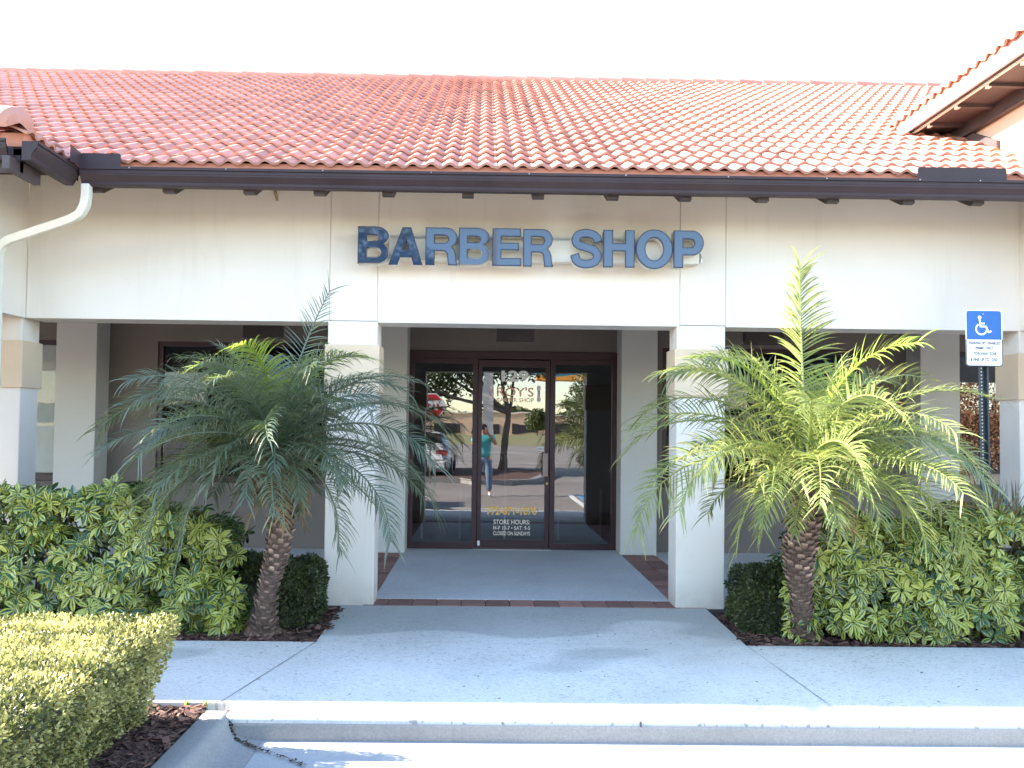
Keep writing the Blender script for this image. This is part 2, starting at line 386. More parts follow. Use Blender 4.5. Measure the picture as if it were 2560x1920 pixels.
# joints scored in the concrete
g = MB()
def strip(a, b, wd, dz=0.002):
    a, b = Vector(a), Vector(b); t = (b-a).normalized(); nn = Vector((-t.y, t.x, 0))*wd/2; u = Vector((0, 0, dz))
    m = 30; vs = []
    for i in range(m+1):
        p = a.lerp(b, i/m) + u; k = 0.6+0.6*noise.noise(p*9)
        vs += [p+nn*k, p-nn*k]
    g.add(vs, [(2*i, 2*i+1, 2*i+3, 2*i+2) for i in range(m)])
strip((-1.09, 6.0, wz(6)), (-1.37, 4.79, wz(4.79)), 0.008)
strip((1.80, 6.0, wz(6)), (1.91, 4.66, wz(4.66)), 0.007)
g.box(0.826, 0.836, KY-0.0145, KY+0.003, -0.002, ZK-0.012); strip((0.831, KY+0.02, ZK-0.004), (0.829, KY+0.10, wz(KY+.1)), 0.007)
for x in (-5.0, 5.0): strip((x, 6.0, wz(6)), (x, 4.7, wz(4.7)), 0.007)
strip((-1.09, 6.003, wz(6)), (1.80, 6.003, wz(6)), 0.003, 0.0012)
g.build('sidewalk_joints', JOINT, walk)
# arcade floor, entry slab, pavers
g = MB(); g.box(-9, -1.25, 7.09, 10.5, -0.02, 0.186); g.box(1.97, 9, 7.09, 10.5, -0.02, 0.186)
tag(g.build('arcade_floor', SLAB), kind='structure')
g = MB(); g.prism([(7.36, -0.02), (7.36, 0.189), (10.33, 0.204), (10.33, -0.02)], -0.868, 1.575)
tag(g.build('entry_slab', SLAB), kind='structure')
g = MB(); g.prism([(7.08, 0), (7.08, 0.178), (10.45, 0.190), (10.45, 0)], -1.25, 1.97)
bed = tag(g.build('paver_bed', GROUT), kind='structure')
g = MB()
def paver(x0, x1, y0, y1):
    q = 0.003; z = 0.189 + 0.004*(y0-7.36); j = R.uniform(-0.001, 0.001)
    c = (R.random(), 0, 0)
    e = 0.004
    vs = [(x0+q, y0+q, z-0.02), (x1-q, y0+q, z-0.02), (x1-q, y1-q, z-0.02), (x0+q, y1-q, z-0.02),
          (x0+q, y0+q, z-e+j), (x1-q, y0+q, z-e+j), (x1-q, y1-q, z-e+j), (x0+q, y1-q, z-e+j),
          (x0+q+e, y0+q+e, z+j), (x1-q-e, y0+q+e, z+j), (x1-q-e, y1-q-e, z+j), (x0+q+e, y1-q-e, z+j)]
    fs = []
    for a in (0, 4): fs += [(a+i, a+(i+1) % 4, a+4+(i+1) % 4, a+4+i) for i in range(4)]
    g.add(vs, fs+[(8, 9, 10, 11)], c)
x = -0.93
while x < 1.62:
    paver(x, x+0.196, 7.085, 7.357); x += 0.196
for sx in (-1, 1):
    for i in range(2):
        for j in range(16):
            a = (-0.87-0.19*(i+1)) if sx < 0 else 1.577+0.19*i
            y = 7.36+j*0.19 - (0.09 if i else 0)
            if y+0.19 > 10.29: continue
            paver(a, a+0.19, max(y, 7.36), y+0.19)
g.build('clay_pavers', BRICK, bed)

# planting beds
def bedmesh(x0, x1, y0, y1, z, step=0.06, amp=0.02):
    g = MB(); nx = max(2, int((x1-x0)/step)); ny = max(2, int((y1-y0)/step)); vs = []
    for j in range(ny+1):
        for i in range(nx+1):
            x = x0+(x1-x0)*i/nx; y = y0+(y1-y0)*j/ny
            e = min(1, min(x-x0, x1-x, y-y0, y1-y)/0.12)
            vs.append((x, y, z + e*(amp*noise.noise(Vector((x*3, y*3, 1))) + amp*0.7*noise.noise(Vector((x*14, y*14, 2))) + amp)))
    g.add(vs, [(j*(nx+1)+i, j*(nx+1)+i+1, (j+1)*(nx+1)+i+1, (j+1)*(nx+1)+i) for j in range(ny) for i in range(nx)])
    return g
b1 = tag(bedmesh(-9, -1.093, 6.003, 7.087, 0.125).build('mulch_bed', MULCH, smooth=True), kind='structure')
b2 = tag(bedmesh(1.803, 9, 6.003, 7.087, 0.125).build('mulch_bed', MULCH, smooth=True), kind='structure')
b3 = tag(bedmesh(-9, -1.425, 1.2, 4.767, 0.085).build('mulch_bed', MULCH, smooth=True), kind='structure')
g = MB()
def chips(n, x0, x1, y0, y1, z):
    for _ in range(n):
        p = Vector((R.uniform(x0, x1), R.uniform(y0, y1), z+R.uniform(0.012, 0.035)))
        a = R.uniform(0, 2*pi); L = R.uniform(0.012, 0.045); W = L*R.uniform(0.15, 0.45)
        t = Vector((cos(a), sin(a), R.uniform(-0.35, 0.35)))*L; s_ = Vector((-sin(a), cos(a), R.uniform(-0.5, 0.5)))*W
        u = Vector((0, 0, 0.004)); c = (R.random()**2.2, 0, 0)
        g.add([p-t-s_*.6, p-t+s_, p+t+s_*.7, p+t-s_, p-t-s_*.6+u, p-t+s_+u, p+t+s_*.7+u, p+t-s_+u],
              [(4, 5, 6, 7), (0, 1, 5, 4), (1, 2, 6, 5), (2, 3, 7, 6), (3, 0, 4, 7)], c)
chips(2600, -2.5, -1.10, 6.01, 7.08, 0.125); chips(2600, 1.81, 4.2, 6.01, 7.08, 0.125); chips(4200, -2.3, -1.43, 2.6, 4.76, 0.085)
chips(1200, -6, -2.5, 6.01, 7.0, 0.125); chips(90, -1.2, -1.05, 6.3, 7.0, 0.15)
tag(g.build('mulch_chips', CHIP), kind='stuff', label='loose red brown mulch chips over the planting beds')

# kerb that runs towards the viewer along the front bed
g = MB()
n_ = 24; vs = []; prof = []
for i in range(5):
    a = pi - (pi/2)*i/4; prof.append((-1.40+0.02*cos(a), 0.10+0.02*sin(a)))
prof += [(-1.31, 0.12), (-1.285, 0.113), (-1.268, 0.095), (-1.256, 0.07), (-1.243, 0.045), (-1.22, 0.024), (-1.17, 0.010), (-1.09, 0.0035)]
ys = [1.2 + (KY+0.075-1.2)*i/n_ for i in range(n_+1)]
for y in ys:
    vs += [(x, y, z) for x, z in ([(-1.42, -0.02)] + prof)]
m_ = len(prof)+1
g.add(vs, [(j*m_+i, j*m_+i+1, (j+1)*m_+i+1, (j+1)*m_+i) for j in range(n_) for i in range(m_-1)][::1])
g.add([vs[-m_+i] for i in range(m_)], [tuple(range(m_))])
kerb = tag(g.build('bed_kerb', KERB, smooth=True), kind='structure')
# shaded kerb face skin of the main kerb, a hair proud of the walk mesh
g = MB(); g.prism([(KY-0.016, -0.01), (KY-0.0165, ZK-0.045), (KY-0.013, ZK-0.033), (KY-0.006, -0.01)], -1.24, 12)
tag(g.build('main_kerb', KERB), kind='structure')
# leaf litter caught in the joint
g = MB()
path = spline([(-1.283, 4.655, 0.118), (-1.262, 4.575, 0.085), (-1.235, 4.54, 0.03), (-1.14, 4.47, 0.012), (-1.0, 4.37, 0.008), (-0.78, 4.20, 0.008)], 10)
for i in range(260):
    k = R.random()*(len(path)-1.001); p = path[int(k)].lerp(path[int(k)+1], k % 1)
    p = p + Vector((R.gauss(0, 0.008), R.gauss(0, 0.008), R.uniform(0.001, 0.008)))
    a = R.uniform(0, 2*pi); L = R.uniform(0.004, 0.015); t = Vector((cos(a), sin(a), R.uniform(-.3, .3)))*L; s_ = Vector((-sin(a), cos(a), R.uniform(-.3, .3)))*L*0.45
    g.add([p-t, p+s_, p+t, p-s_], [(0, 1, 2, 3)], ((0.9 if R.random() < 0.08 else R.random()*0.35), 0, 0))
tag(g.build('leaf_litter', LITTER), kind='stuff', label='dry leaf bits caught in the kerb joint')
g = MB()
for i in range(130):          # stray fragments and dirt on the walk
    p = Vector((R.uniform(-2.2, 4.5), R.uniform(4.85, 7.0), 0)); 
    if p.y > 6 and not (-1.0 < p.x < 1.7): continue
    p.z = wz(p.y)+0.003; a = R.gauss(0, 0.7); L = R.uniform(0.003, 0.012) if i > 4 else R.uniform(0.014, 0.02)
    t = Vector((cos(a), sin(a), 0))*L; s_ = Vector((-sin(a), cos(a), 0))*L*0.3
    g.add([p-t, p+s_+Vector((0, 0, .003)), p+t, p-s_], [(0, 1, 2, 3)], (R.random()*0.3, 0, 0))
tag(g.build('walk_debris', LITTER), kind='stuff', label='scattered leaf fragments on the sidewalk')

# wheel stop
g = MB(); e_ = 0.02
z0, z1 = 0.0, 0.105
xa, xb = -0.76, 1.07
base = [(3.90, 0.0), (3.915, 0.085), (3.935, z1), (4.02, z1), (4.045, 0.085), (4.06, 0.0)]
cy_ = 3.98
rings = [(xa, 0.90, 0.90), (xa+0.02, 0.97, 0.97), (xa+0.045, 1, 1), (xb-0.045, 1, 1), (xb-0.02, .97, .97), (xb, .9, .9)]
vs = []
for (x, ky, kz) in rings: vs += [(x, cy_+(y-cy_)*ky, z*kz) for y, z in base]
nb = len(base)
fs = [(r*nb+i, r*nb+i+1, (r+1)*nb+i+1, (r+1)*nb+i) for r in range(5) for i in range(nb-1)]
fs += [tuple(range(nb-1, -1, -1)), tuple(range(5*nb, 6*nb))]
g.add(vs, fs)
t = tag(g.build('wheel_stop', PAN, origin=(0.15, 3.98, 0)), 'low pale concrete wheel stop in front of the kerb', 'wheel stop')

# ================================================================== building
B = empty('shop_building', (0.36, 10.4, 0.185), 'one storey cream shop building with red clay tile roof and arcade', 'building')
ZB = at(1280, 811, 7.1).z          # underside of the front beam
YW = 7.1
COLX = [(-1.24, -0.843), (1.562, 1.953), (-4.10, -3.675), (4.336, 4.76)]
# front wall panels with open joints
g = MB(); g.box(-3.66, 4.335, YW+0.010, 7.395, ZB+0.012, 3.62)
edges = [-3.65, -1.232, -0.848, 1.585, 1.955, 4.345]
for i in range(5):
    col_ = i in (1, 3)
    g.box(edges[i]+0.0025, edges[i+1]-0.0025, YW, 7.40, ZB+(0.014 if col_ else 0), 3.63)
g.build('front_wall', STUCCO, B, bevel=0.004)
for (x0, x1) in COLX:
    g = MB(); g.box(x0, x1, YW+0.0015, 7.385, 0.12, ZB+0.0095)
    c = g.build('column', STUCCO, B, bevel=0.008)
    g = MB(); g.box(x0-0.02, x1+0.02, YW-0.02, 7.405, 1.878, 2.254)
    g.build('column_band', BAND, c, bevel=0.004)
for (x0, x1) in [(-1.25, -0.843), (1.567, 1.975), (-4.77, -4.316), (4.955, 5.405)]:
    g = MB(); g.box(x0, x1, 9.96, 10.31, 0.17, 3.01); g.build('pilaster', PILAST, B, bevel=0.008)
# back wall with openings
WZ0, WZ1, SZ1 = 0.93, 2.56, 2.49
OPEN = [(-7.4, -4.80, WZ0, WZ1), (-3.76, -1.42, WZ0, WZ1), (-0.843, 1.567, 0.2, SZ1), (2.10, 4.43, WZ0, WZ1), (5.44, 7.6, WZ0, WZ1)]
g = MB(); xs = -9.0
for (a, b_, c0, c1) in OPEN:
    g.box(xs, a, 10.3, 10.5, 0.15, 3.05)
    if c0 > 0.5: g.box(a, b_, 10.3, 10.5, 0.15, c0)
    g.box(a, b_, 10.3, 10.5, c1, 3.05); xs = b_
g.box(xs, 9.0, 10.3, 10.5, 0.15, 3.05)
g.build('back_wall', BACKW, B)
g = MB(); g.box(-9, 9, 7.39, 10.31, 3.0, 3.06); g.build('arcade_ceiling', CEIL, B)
# windows
for k, (a, b_, c0, c1) in enumerate(OPEN):
    if k == 2: continue
    f = MB(); t_ = 0.055
    f.box(a, b_, 10.325, 10.40, c1-t_, c1); f.box(a, b_, 10.325, 10.40, c0, c0+t_+0.02)
    f.box(a, a+t_, 10.325, 10.40, c0+t_+0.02, c1-t_); f.box(b_-t_, b_, 10.325, 10.40, c0+t_+0.02, c1-t_)
    mids = {0: [-6.1], 1: [-2.55], 3: [3.2], 4: [6.5]}[k]
    for x in mids: f.box(x-0.03, x+0.03, 10.325, 10.40, c0+t_+0.02, c1-t_)
    wn = f.build('window', DOORF, B, bevel=0.003)
    f = MB(); f.add([(a+.02, 10.36, c0+.02), (b_-.02, 10.36, c0+.02), (b_-.02, 10.36, c1-.02), (a+.02, 10.36, c1-.02)], [(0, 1, 2, 3)])
    f.build('window_glass', (GLASW, GLASD, None, GLASD, GLASS)[k], wn)
    if k == 0:
        f = MB(); z = c0+0.09
        while z < c1-0.07:
            f.box(a+0.06, b_-0.06, 10.42, 10.424, z, z+0.046); f.box(a+.06, b_-.06, 10.424, 10.428, z+0.046, z+0.052); z += 0.05
        bl = f.build('window_blind', BLIND, wn)
# storefront
Y0, Y1 = 10.27, 10.36
f = MB()
f.box(-0.843, 1.567, Y0, Y1, 2.40, SZ1)
for (a, b_) in [(-0.843, -0.79), (-0.107, -0.048), (0.793, 0.852), (1.51, 1.567)]: f.box(a, b_, Y0, Y1, 0.2, 2.40)
for (a, b_) in [(-0.79, -0.107), (0.852, 1.51)]:
    f.box(a, b_, Y0+.004, Y1, 0.2, 0.275); f.box(a, b_, Y0+.004, Y1, 2.345, 2.40)
sf = f.build('storefront_frame', DOORF, B, bevel=0.003)
for (a, b_) in [(-0.79, -0.107), (0.852, 1.51)]:
    f = MB(); f.add([(a, 10.30, .27), (b_, 10.30, .27), (b_, 10.30, 2.35), (a, 10.30, 2.35)], [(0, 1, 2, 3)])
    f.build('sidelight_glass', GLASS, sf)
f = MB(); dx0, dx1, gx0, gx1 = -0.044, 0.789, 0.003, 0.737
f.box(dx0, gx0, Y0+.008, Y1-.02, 0.21, 2.39); f.box(gx1, dx1, Y0+.008, Y1-.02, 0.21, 2.39)
f.box(gx0, gx1, Y0+.008, Y1-.02, 0.21, 0.315); f.box(gx0, gx1, Y0+.008, Y1-.02, 2.31, 2.39)
dr = f.build('entrance_door', DOORF, B, bevel=0.003)
f = MB(); f.add([(gx0, 10.30, .31), (gx1, 10.30, .31), (gx1, 10.30, 2.315), (gx0, 10.30, 2.315)], [(0, 1, 2, 3)])
f.build('door_glass', GLASS, dr)
f = MB(); f.box(0.706, 0.768, 10.215, 10.224, 1.05, 1.317); f.box(0.712, 0.722, 10.222, 10.28, 1.07, 1.09); f.box(0.712, 0.722, 10.222, 10.28, 1.28, 1.30)
f.build('door_handle', HANDLE, dr, bevel=0.002)
f = MB(); f.tube([(0.762, 10.262, 0.965), (0.762, 10.28, 0.965)], [0.013, 0.015], 14); f.build('door_lock', BRASS, dr)
f = MB(); f.box(-0.075, 0.81, 10.20, 10.40, 0.19, 0.214); f.build('door_threshold', STEEL, dr)
f = MB(); f.box(-0.036, -0.006, 10.268, 10.276, 0.245, 0.30); f.build('door_sticker', WHITE, dr)
f = MB(); f.box(0.655, 0.722, 10.288, 10.290, 1.342, 1.392); s_ = f.build('pull_plate', WHITE, dr)
text('PULL', 0.664, 0.713, 1.356, 1.378, 10.2865, SIGNK, 'pull_lettering', dr, bold=0.02)
YL = 10.292
text('129', 0.223, 0.538, 2.138, 2.270, YL, SILVL, 'house_number', dr, bold=0.035)
text("ROY'S", 0.172, 0.600, 1.969, 2.076, YL, TANL, 'shop_name_lettering', dr, bold=0.012)
text('BARBER SHOP', 0.172, 0.603, 1.903, 1.953, YL, TANL, 'shop_type_lettering', dr, bold=0.01)
for (a, b_) in [(0.082, 0.137), (0.633, 0.688)]:
    m_ = 0.5*(a+b_); hw = (b_-a)/2
    lp = arc(m_, 2.078, hw*.8, 0.022, 0, 180, 8) + [(m_-hw*.8, 2.055), (m_-hw*.55, 2.045), (m_-hw*.55, 1.965), (m_-hw*.8, 1.955)] + arc(m_, 1.93, hw*.8, 0.022, 180, 360, 8) + [(m_+hw*.8, 1.955), (m_+hw*.55, 1.965), (m_+hw*.55, 2.045), (m_+hw*.8, 2.055)]
    o = stand(curve_mesh([lp], 0.0), 0, YL+.0005, 0, 1, 1, 'barber_pole_decal', PINKL, dr)
    for i in range(3):
        z = 1.972+0.025*i; q = MB()
        q.add([(m_-hw*.55, YL, z), (m_+hw*.55, YL, z+.016), (m_+hw*.55, YL, z+.025), (m_-hw*.55, YL, z+.009)], [(0, 1, 2, 3)])
        q.build('stripe_decal', (REDL, NAVYL)[i % 2], dr)
text('772-871-1070', 0.072, 0.648, 0.597, 0.692, YL, GOLDL, 'phone_number_lettering', dr, bold=0.028, spacing=1.0)
text('STORE HOURS:', 0.151, 0.571, 0.490, 0.543, YL, CREAML, 'hours_heading_lettering', dr, bold=0.012)
text('M-F 10-7 \u2022 SAT. 9-5', 0.148, 0.574, 0.425, 0.470, YL, CREAML, 'hours_lettering', dr, bold=0.01)
text('CLOSED ON SUNDAYS', 0.148, 0.574, 0.363, 0.408, YL, CREAML, 'closed_day_lettering', dr, bold=0.01)
# push bar; pale rail and posts stand in for bars reflected in the glass
f = MB(); f.box(0.0, 0.72, 10.40, 10.425, 1.30, 1.325); f.build('push_bar', STEEL, dr)
f = MB()
f.box(-0.78, -0.12, 10.42, 10.45, 1.285, 1.312); f.build('reflection_rail', WHITE, B)
for x, za, zb, y in [(-0.70, .3, 1.285, 10.42), (0.27, .3, 1.29, 10.43), (-0.27, 0.2, 0.85, 11.2), (0.97, 0.2, 0.85, 11.2), (1.50, 0.2, 0.85, 11.2)]:
    f = MB(); f.box(x, x+0.026, y, y+0.03, za, zb); f.build('reflection_post', WHITE, B)
# interior room, dim behind the glass
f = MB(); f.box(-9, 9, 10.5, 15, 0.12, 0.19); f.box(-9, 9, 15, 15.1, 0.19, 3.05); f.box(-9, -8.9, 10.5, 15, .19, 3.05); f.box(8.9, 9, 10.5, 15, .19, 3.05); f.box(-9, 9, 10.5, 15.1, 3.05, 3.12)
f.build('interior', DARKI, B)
# outlet box by the right column
f = MB(); f.box(2.085, 2.135, 9.6, 9.64, 0.0, 0.01); 
# roof -------------------------------------------------------------
SL = 0.5062; cs = 1/sqrt(1+SL*SL); sn = SL*cs
YE, ZE = 6.40, CAM_Z+1.872; YR = 12.3
ZR = ZE + SL*(YR-YE)
f = MB()
f.prism([(YE+0.03, ZE-0.075), (YE+0.03, ZE-0.012+0.015), (YR, ZR-0.012), (YR+6, ZR-3.0-0.012), (YR+6, ZR-3.07), (YR, ZR-0.08)], -9, 8)
roof = f.build('roof', BROWNW, B)
P_ = 0.1335; AMP = 0.0165; TH = 0.027
def tiles(mb, O, U, S, Nn, width, rows, e, keep):
    O, U, S, Nn = Vector(O), Vector(U), Vector(S), Vector(Nn)
    nt_ = int(width/(2*P_)); ns = 14
    for r in range(rows):
        for k in range(-1, nt_+1):
            u0 = k*2*P_
            cpt = O+U*(u0+P_)+S*(r+0.5)*e
            if not keep(cpt): continue
            dz = R.uniform(-0.0018, 0.0028); dv = R.gauss(0, 0.004); tw = R.uniform(-0.0015, 0.0015); c = (R.random(), 0, 0)
            ov = 0.012
            vs = []
            for i in range(ns+1):
                uu = i/ns*(2*P_+ov); ph = 2*pi*(uu/P_)
                h = AMP*(1-cos(ph)) + (0.006 if i >= ns-1 else 0)
                lift = dz + tw*(i/ns-.5)*2
                top0 = O+U*(u0+uu)+S*(r*e+dv)+Nn*(h+TH+lift)
                top1 = O+U*(u0+uu)+S*((r+1)*e+0.03)+Nn*(h*0.96+0.001)
                bot0 = top0-Nn*0.020
                vs += [top1, top0, bot0, bot0+S*0.06]
            fs = []
            for i in range(ns):
                a = 4*i; b2 = 4*(i+1)
                fs += [(a, a+1, b2+1, b2), (a+1, a+2, b2+2, b2+1), (a+2, a+3, b2+3, b2+2)]
            fs += [(0, 3, 2, 1), (4*ns, 4*ns+1, 4*ns+2, 4*ns+3)]
            mb.add(vs, fs, c)
f = MB(); NR = 25; e_main = (YR-YE)/cs/NR
XJ = -3.0                      # side eave of the left wing
tiles(f, (-9, YE, ZE), (1, 0, 0), (0, cs, sn), (0, -sn, cs), 17, NR, e_main, lambda p: p.x > XJ-(p.y-YE)-0.05)
f.build('roof_tiles', TILE, roof)
f = MB(); x = -9.0
while x < 8:
    n2 = 9; vs = []
    r0, r1 = 0.108, 0.082
    for (xx, rr) in ((x, r0), (x+0.375, r1), (x, r0-0.02)):
        for i in range(n2+1):
            a = radians(-25)+radians(230)*i/n2
            vs.append((xx, YR+rr*cos(a), ZR+0.005+rr*sin(a)*0.85))
    m = n2+1
    f.add(vs, [(i, i+1, m+i+1, m+i) for i in range(n2)] + [(i+1, i, 2*m+i, 2*m+i+1) for i in range(n2)], (R.random(), 0, 0))
    x += 0.33
f.build('ridge_tiles', TILE, roof, smooth=False)
# filler board under the first course
f = MB(); f.box(XJ+0.02, 4.30, YE+0.012, YE+0.028, ZE-0.06, ZE+0.028)
f.build('eave_filler', BIRD, roof)
# gutter
GZ0, GZ1 = 3.309, 3.436
GP = [(0.0, GZ1), (0.0, GZ0), (-0.055, GZ0-0.0), (-0.062, GZ0+0.012), (-0.062, GZ0+0.040), (-0.085, GZ0+0.062), (-0.098, GZ0+0.085), (-0.098, GZ1-0.022), (-0.110, GZ1-0.018), (-0.110, GZ1), (-0.098, GZ1), (-0.096, GZ1-0.014), (-0.094, GZ0+0.07), (-0.055, GZ0+0.02), (-0.006, GZ0+0.006), (-0.006, GZ1)]
YG = 6.425
f = MB(); f.prism([(YG+a, z) for a, z in GP], XJ+0.10, 4.32)
gt = f.build('gutter', BRONZE, B)
for px in (323, 565, 807, 1078, 1323, 1565, 1821, 2067, 2300, 2450):
    p = at(px, 432, YG-0.11); f = MB(); f.tube([(p.x, YG-0.116, GZ1-0.008), (p.x, YG-0.108, GZ1-0.008)], [0.004, 0.005], 8); f.build('gutter_screw', STEEL, gt)
pa, pb = at(2294, 430, YG-.1).x, at(2516, 430, YG-.1).x
def rrect(x0, x1, z0, z1, r):
    return [(x0, z0), (x1, z0)] + arc(x1-r, z1-r, r, r, 0, 90, 5) + arc(x0+r, z1-r, r, r, 90, 180, 5)
o = stand(curve_mesh([rrect(pa, pb, GZ1-0.006, GZ1+0.088, 0.02)], 0.002), 0, YG-0.102, 0, 1, 1, 'splash_guard', BRONZE, gt)
pa, pb = XJ+0.11, at(302, 410, YG-.1).x
o = stand(curve_mesh([rrect(pa, pb, GZ1-0.006, GZ1+0.095, 0.015)], 0.002), 0, YG-0.102, 0, 1, 1, 'splash_guard', BRONZE, gt)
f = MB(); f.add([(XJ+.112, YG-.105, GZ1-.005), (XJ+.108, YG-.26, GZ1-.005), (XJ+.108, YG-.26, GZ1+.11), (XJ+.112, YG-.105, GZ1+.095)], [(0, 1, 2, 3)]); f.build('splash_guard', BRONZE, gt)
# rafter tails
for px in (247, 428, 628, 802, 972, 1170, 1345, 1530, 1710, 1902, 2076, 2263, 2435):
    x = at(px, 480, 6.5).x; y0 = 6.44; zt = ZE-0.08+SL*(y0-YE)
    f = MB(); f.prism([(y0, zt), (y0, GZ0-0.02), (y0+0.05, GZ0-0.022), (7.12, GZ0-0.022+SL*0.60), (7.12, zt+SL*0.68)], x-0.042, x+0.042)
    f.build('rafter_tail', BROWNW, B)
# left wing: walls, eave, roof
f = MB(); f.box(-3.95, -3.65, 6.42, 7.10, ZB, 3.62); f.box(-9, -3.95, 6.42, 6.72, ZB, 3.5)
f.build('wing_wall', STUCCO, B)
f = MB(); f.box(-4.06, -3.66, 6.43, 6.73, 0.12, ZB-.002); c = f.build('column', STUCCO, B)
f = MB(); f.box(-4.08, -3.64, 6.41, 6.75, 1.878, 2.254); f.build('column_band', BAND, c)
YJ = 5.80
f = MB()
Ns = (sn, 0, cs)
tiles(f, (XJ, YJ-0.3, ZE), (0, 1, 0), (-cs, 0, sn), Ns, 7.5, 18, e_main, lambda p: YJ+(XJ-p.x)-0.06 < p.y < YE+(XJ-p.x)+0.10)
tiles(f, (-9.08, YJ, ZE), (1, 0, 0), (0, cs, sn), (0, -sn, cs), 6.2, 18, e_main, lambda p: p.x < XJ-(p.y-YJ)-0.05)
wr = MB()
wr.add([(XJ-.03, YJ+.03, ZE-.012), (XJ-.03, YE+.2, ZE-.012), (XJ-5.0, YE+5.2, ZE+SL*5), (XJ-5, YJ+5, ZE+SL*5),
        (-9, YJ+.03, ZE-.012), (-9, YJ+5, ZE+SL*5), (XJ-.03, YJ+.03, ZE-.07), (XJ-.03, YE+.2, ZE-.07), (-9, YJ+.03, ZE-.07), (-9, 7.0, ZE+.5), (XJ-.6, 7.0, ZE+.30)],
       [(0, 1, 2, 3), (0, 3, 5, 4), (0, 6, 7, 1), (0, 4, 8, 6), (6, 8, 9, 10), (6, 10, 7)])
wroof = wr.build('wing_roof', BROWNW, B)
f.build('roof_tiles', TILE, wroof)
f = MB(); hd = Vector((-1, 1, SL)).normalized(); hs = Vector((1, 1, 0)).normalized(); hn = hd.cross(hs); hn = hn if hn.z > 0 else -hn
o0 = Vector((XJ-0.07, YJ-0.02, ZE+0.075)); m = 11
for k in range(16):
    vs = []
    for (q, rr) in ((0.0, 0.112), (0.36, 0.092), (0.0, 0.085)):
        for i in range(m):
            a = radians(-20)+radians(220)*i/(m-1); vs.append(o0+hd*(k*0.31+q)+hs*cos(a)*rr+hn*sin(a)*rr)
    fs = [(i, i+1, m+i+1, m+i) for i in range(m-1)] + [(i+1, i, 2*m+i, 2*m+i+1) for i in range(m-1)]
    f.add(vs, fs, (R.random(), 0, 0))
    if k == 0:         # rounded end of the first cap
        ctr = len(f.v); rim = [vs[i] for i in range(m)]
        dome = [o0-hd*0.05+hs*cos(radians(-20)+radians(220)*i/(m-1))*0.075+hn*sin(radians(-20)+radians(220)*i/(m-1))*0.075 for i in range(m)]
        f.add(rim+dome+[o0-hd*0.075+hn*0.02], [(i, i+1, m+i+1, m+i) for i in range(m-1)]+[(m+i, m+i+1, 2*m) for i in range(m-1)], (R.random(), 0, 0))
f.build('hip_tiles', TILE, wroof, smooth=False)
f = MB(); f.box(XJ-.03, XJ-.015, YJ, YE+.05, ZE-.06, ZE+.03); f.box(-9, XJ-.02, YJ+.012, YJ+.028, ZE-.06, ZE+.03); f.build('eave_filler', BIRD, wroof)
f = MB(); f.prism([(XJ-0.02-a, z) for a, z in GP], YJ-0.03, YG-0.098+0.05, axis='y')
f.prism([(XJ-0.02-a, z) for a, z in [(0, GZ1-.001), (0, GZ0), (-.055, GZ0), (-.062, GZ0+.012), (-.062, GZ0+.04), (-.098, GZ0+.085), (-.109, GZ1-.001)]], YJ-0.034, YJ-0.028, axis='y')
f.prism([(YJ+0.02+a, z) for a, z in GP], -9, XJ-0.10)
f.build('wing_gutter', BRONZE, B)
f = MB(); f.prism([(XJ-.06, GZ0+.01), (XJ-.06, GZ0-.075), (XJ-.11, GZ0-.075), (XJ-.11, GZ0+.01)], YJ-.1, 6.10, axis='y')
f.box(-9, XJ-.06, YJ+.03, YJ+.07, GZ0-.06, GZ0+.05)
f.build('wing_fascia', BROWNW, B)
# downspout
f = MB()
p0 = at(217, 452, YG-.05); 
pts = spline([(p0.x, YG-.05, GZ0+.01), (p0.x, YG-.05, GZ0-.08), (p0.x-.02, YG-.045, GZ0-.16), (p0.x-.10, YG-.02, GZ0-.225), (-3.30, 6.50, 3.00), (-3.52, 6.56, 2.94), (-3.59, 6.58, 2.86), (-3.60, 6.58, 2.70), (-3.60, 6.58, 0.25)], 5)
f.tube(pts, 0.052, 4, squash=0.8)
for p in pts[8:18:2]: pass
f.build('downspout', PIPE, B, bevel=0.008)
# right wing
XW, XE, ZW = 4.34, 3.87, CAM_Z+2.89
f = MB(); f.box(XW, XW+.3, 6.3, 7.10, ZB, 3.6); f.box(XW, 9, 6.3, 6.6, ZB, 3.6)
f.build('wing_wall', STUCCO, B)
f = MB(); f.box(XW+.002, XW+.3, 6.32, 10.0, 3.6, ZW-.02); f.box(XW+.3, 9, 6.32, 6.6, 3.6, 6.2); f.build('gable_wall', PEACH, B)
for y in (6.31,):
    f = MB(); f.box(XW+.01, XW+.42, y, y+.3, 0.12, ZB-.002); c = f.build('column', STUCCO, B)
    f = MB(); f.box(XW-.01, XW+.44, y-.02, y+.32, 1.878, 2.254); f.build('column_band', BAND, c)
f = MB(); f.add([(XE+.05, 5.7, ZW-.005), (XE+.05, 10.5, ZW-.005), (XE+5, 14, ZW+SL*5), (XE+5, 5.7, ZW+SL*5), (XE+.05, 5.7, ZW-.075), (XE+.05, 10.5, ZW-.075), (XE+5, 14, ZW+SL*5-.06), (XE+5, 5.7, ZW+SL*5-.06)],
                [(0, 1, 2, 3), (4, 7, 6, 5), (0, 4, 5, 1), (0, 3, 7, 4)])
rroof = f.build('wing_roof', BROWNW, B)
f = MB(); tiles(f, (XE, 10.5, ZW), (0, -1, 0), (cs, 0, sn), (-sn, 0, cs), 4.8, 18, e_main, lambda p: True)
f.build('roof_tiles', TILE, rroof)
f = MB(); f.box(XE+.02, XE+.045, 5.7, 8.25, ZW-.115, ZW+.004); f.build('fascia_board', FASC, rroof)
